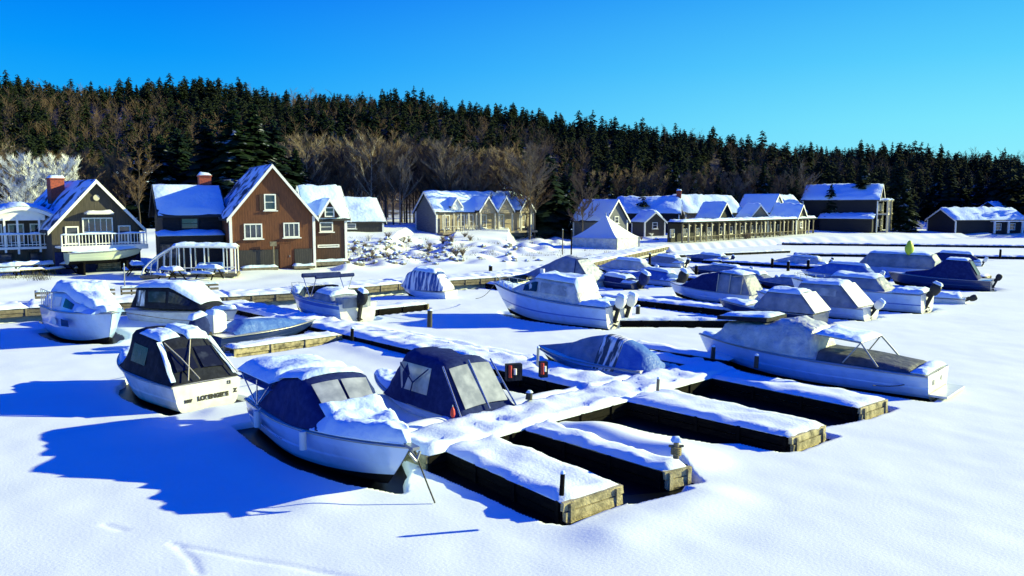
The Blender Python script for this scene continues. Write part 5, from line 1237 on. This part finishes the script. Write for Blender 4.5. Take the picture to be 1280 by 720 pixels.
b = MB(); b.add([(-420, -60, -.14), (420, -60, -.14), (420, 190, -.14), (-420, 190, -.14)], [(0, 1, 2, 3)]); o = b.build('lake_water', M['water']); o['kind'] = 'structure'

# =================================================================== trees
CG = [conifer_geo(10, 2.9, 36, 12, 4, s, .10, .68, .06) for s in (1, 2, 3)]
CGn = [conifer_geo(10, 2.1, 34, 10, 3, s, .1, .62, .04) for s in (4, 5)]
protoC = []
for i, (v, f) in enumerate(CG+CGn):
    me = np_mesh('crown', v, f, [M['needles_snowy'] if i in (0, 1) else M['needles2']])
    b = MB(); b.tube((0, 0, -.5), (0, 0, 9.3), .17, .03, 7); r_ = b.build('trunk', M['bark']); tm = r_.data; bpy.data.objects.remove(r_)
    protoC.append((me, tm))
protoB = []
for i in range(5):
    V, F, TV, TF = bare_geo(10, 2.1+.25*i, 20+i, 15, 9, 16, .04)
    tm = np_mesh('trunk', V, F, [M['birch'] if i == 4 else M['bark']]); me = np_mesh('crown', TV, TF, [M['twigs'] if i < 3 else M['twigs2']]); protoB.append((me, tm))
M['frost'] = mat('frosted_twigs', (.62, .64, .66), .8)
fm = protoB[1][0].copy(); fm.materials.clear(); fm.materials.append(M['frost'])
def tree(name, label, group, pr, x, y, h, wsc=1.0):
    o = bpy.data.objects.new(name, None); col.objects.link(o); o.location = (x, y, ground(x, y)); s = h/10; o.scale = (s*wsc, s*wsc, s); o.rotation_euler[2] = random.uniform(0, 6.28)
    tag(o, label, 'tree', group); np_obj('crown', pr[0], o); np_obj('trunk', pr[1], o); return o
tk = []
def T_(px, D, top, kind, label, group, wsc=1.0, pi=None):
    x = (px-640)/997*D; y = D; zt = 6+(255-top)/997*D; h = max(3, zt-ground(x, y)); tk.append((x, y, 2.0))
    pr = (protoC if kind == 'c' else protoB)
    pi = random.randrange(len(pr)) if pi is None else pi
    return tree('conifer_tree' if kind == 'c' else 'bare_tree', label, group, pr[pi], x, y, h, wsc)
big = [(180, 96, 176, 'broad dark conifer between the dark gabled house and the annex roof'), (206, 100, 168, 'broad dark conifer left of the annex chimney'), (228, 104, 160, 'tall dark conifer behind the annex roof'), (262, 100, 148, 'tall dark conifer behind the annex chimney'), (296, 98, 128, 'tallest snow flecked conifer behind the brown house'), (322, 100, 131, 'tall conifer directly behind the brown house ridge'), (346, 104, 150, 'conifer behind the brown house right slope'), (372, 106, 185, 'lower conifer above the white wing roof'), (160, 106, 192, 'low conifer right of the dark gabled house'), (683, 116, 190, 'broad layered conifer right of the long cottage'), (662, 122, 200, 'smaller conifer behind the long cottage end'), (704, 118, 218, 'low conifer left of the grey gabled house')]
for px, D, top, lb in big: T_(px, D, top, 'c', lb, 'conifers behind the houses', 1.2, random.randrange(3))
T_(728, 108, 222, 'b', 'thin spreading tree left of the grey gabled house', 'thin trees', 1.0, 1); T_(712, 118, 208, 'c', 'narrow dark conifer between long cottage and grey gabled house', 'conifers behind the houses', .9, 4)
for k in range(26):
    px = 1030+k*10.5+random.uniform(-6, 6); D = random.uniform(150, 172)+(px > 1140)*28; T_(px, D, random.uniform(200, 232), 'c', 'dark conifer in the shaded wood behind the right shore', 'dark conifers behind the right shore', 1.0)
for k in range(84):
    px = 378+k*3.5+random.uniform(-4, 4); D = random.uniform(108, 124); T_(px, D, random.uniform(172, 192)+(px > 560)*14, 'b', 'bare brown tree in the thicket behind the long cottage', 'bare trees behind the long cottage', random.uniform(.85, 1.15), random.randrange(5))
for k in range(58):
    px = 700+k*5.2+random.uniform(-4, 4); D = random.uniform(154, 168); T_(px, D, random.uniform(206, 226), 'b', 'bare grey brown tree in the thicket behind the arcade', 'bare trees behind the arcade', random.uniform(.85, 1.15), random.randrange(5)) if k % 5 not in (1, 3) else T_(px, D, random.uniform(200, 222), 'c', 'dark conifer among the bare trees behind the arcade', 'conifers behind the arcade', .9)
for k in range(26):
    px = -10+k*7.4+random.uniform(-4, 4); D = random.uniform(88, 106); T_(px, D, random.uniform(182, 212), 'b', 'bare tree on the slope behind the dark gabled house', 'bare trees on the left slope', 1.0, random.randrange(5))
for k in range(12):
    px = 15+k*7+random.uniform(-4, 4); D = random.uniform(76, 84); o = T_(px, D, random.uniform(198, 226), 'b', 'frost white shrub on the slope at the left edge', 'frosted shrubs on the left slope', 1.1, 1); o.name = 'frosted_shrub'; o['category'] = 'shrub'; o.children[0].data = fm
# the wood on the hill reads as one mass
LC = [conifer_geo(10, r, 13, 8, 2, s, .08, pw, .04) for s, r, pw in ((11, 3.0, .5), (12, 2.6, .62), (13, 2.9, .40), (14, 3.6, .5))]
LB = []
for s_ in (31, 32, 33, 34):
    V, F, TV, TF = bare_geo(10, 3.4, s_, 8, 5, 6, .045); LB.append((np.vstack([V, TV]), np.vstack([F, TF+len(V)])))
parts = {'c': [[], [], 0, []], 'b': [[], [], 0, []]}
r3 = np.random.default_rng(5); cnt = 0
taken = np.array([(t[0], t[1]) for t in tk])
clear = [((px-640)/997*D, D) for px, D in ((1232, 168), (1225, 186), (1066, 172), (1004, 168), (620, 148), (150, 114))]
y = 70.0
while y < 330:
    step = 3.4 if y < 200 else 2.9
    for x in np.arange(-.78*y, .78*y, step):
        X_ = x+r3.uniform(-.5, .5)*step; Y_ = y+r3.uniform(-.5, .5)*step; az = X_/Y_
        yb = np.interp(az, AZ, YB)
        if Y_ < yb+3 or r3.random() < .06: continue
        if az > .5 and Y_ < 176: continue
        if Y_ > 285 and r3.random() < .5: continue
        k = (Y_-yb)/(250-yb)
        if any(abs(X_-c[0]-1.5) < 6 and -14 < Y_-c[1] < 9 for c in clear): continue
        if az < -.60 and k < .16: continue
        if np.min(np.hypot(taken[:, 0]-X_, taken[:, 1]-Y_)) < 1.8: continue
        big_n = .5+.5*math.sin(X_*.045+1.3*math.sin(Y_*.03))*math.cos(Y_*.05+X_*.012)
        pc = np.interp(k, [0, .25, .55, .8, 1], [.06, .12, .32, .55, .95]) if az < .1 else np.interp(k, [0, .25, .5, 1], [.45, .62, .8, .95])
        if az > .38: pc = .96
        if az < -.28: pc = min(1, pc+.22)
        pc = np.clip(pc+(big_n-.5)*.9, .03, 1)
        kind = 'c' if r3.random() < pc else 'b'
        pr = (LC if kind == 'c' else LB)[r3.integers(4)]
        h = 4.6+3.9*r3.random()**1.5+.9*math.sin(X_*.11+Y_*.05) if kind == 'c' else r3.uniform(5.0, 7.2)
        if k > .8: h *= r3.uniform(.6, 1.05)
        s = h/10; a = r3.uniform(0, 6.28); ca, sa = math.cos(a)*s*r3.uniform(.8, 1.1), math.sin(a)*s
        v = pr[0]; w_ = np.stack([v[:, 0]*ca-v[:, 1]*sa+X_, v[:, 0]*sa+v[:, 1]*ca+Y_, v[:, 2]*s+float(H(X_, Y_))-.2], 1)
        p_ = parts[kind]; p_[0].append(w_); p_[1].append(pr[1]+p_[2]); p_[2] += len(w_); cnt += 1
    y += step
for q in range(90):      # the wood carries on round the bay beyond the boathouse and keeps it in shade
    X_ = r3.uniform(108, 150); Y_ = r3.uniform(148, 186); pr = LC[r3.integers(4)]; s = r3.uniform(1.0, 1.4); v = pr[0]; p_ = parts['c']
    p_[0].append(np.stack([v[:, 0]*s+X_, v[:, 1]*s+Y_, v[:, 2]*s+float(H(X_, Y_))-.2], 1)); p_[1].append(pr[1]+p_[2]); p_[2] += len(v)
o = np_obj('conifer_wood', np_mesh('conifer_wood', np.vstack(parts['c'][0]), np.vstack(parts['c'][1]), [M['needles']])); tag(o, 'dark conifer forest covering the upper hillside and ridge', 'forest', kind='stuff')
o = np_obj('bare_wood', np_mesh('bare_wood', np.vstack(parts['b'][0]), np.vstack(parts['b'][1]), [M['twigs']])); tag(o, 'brown leafless woodland on the lower hillside', 'forest', kind='stuff')
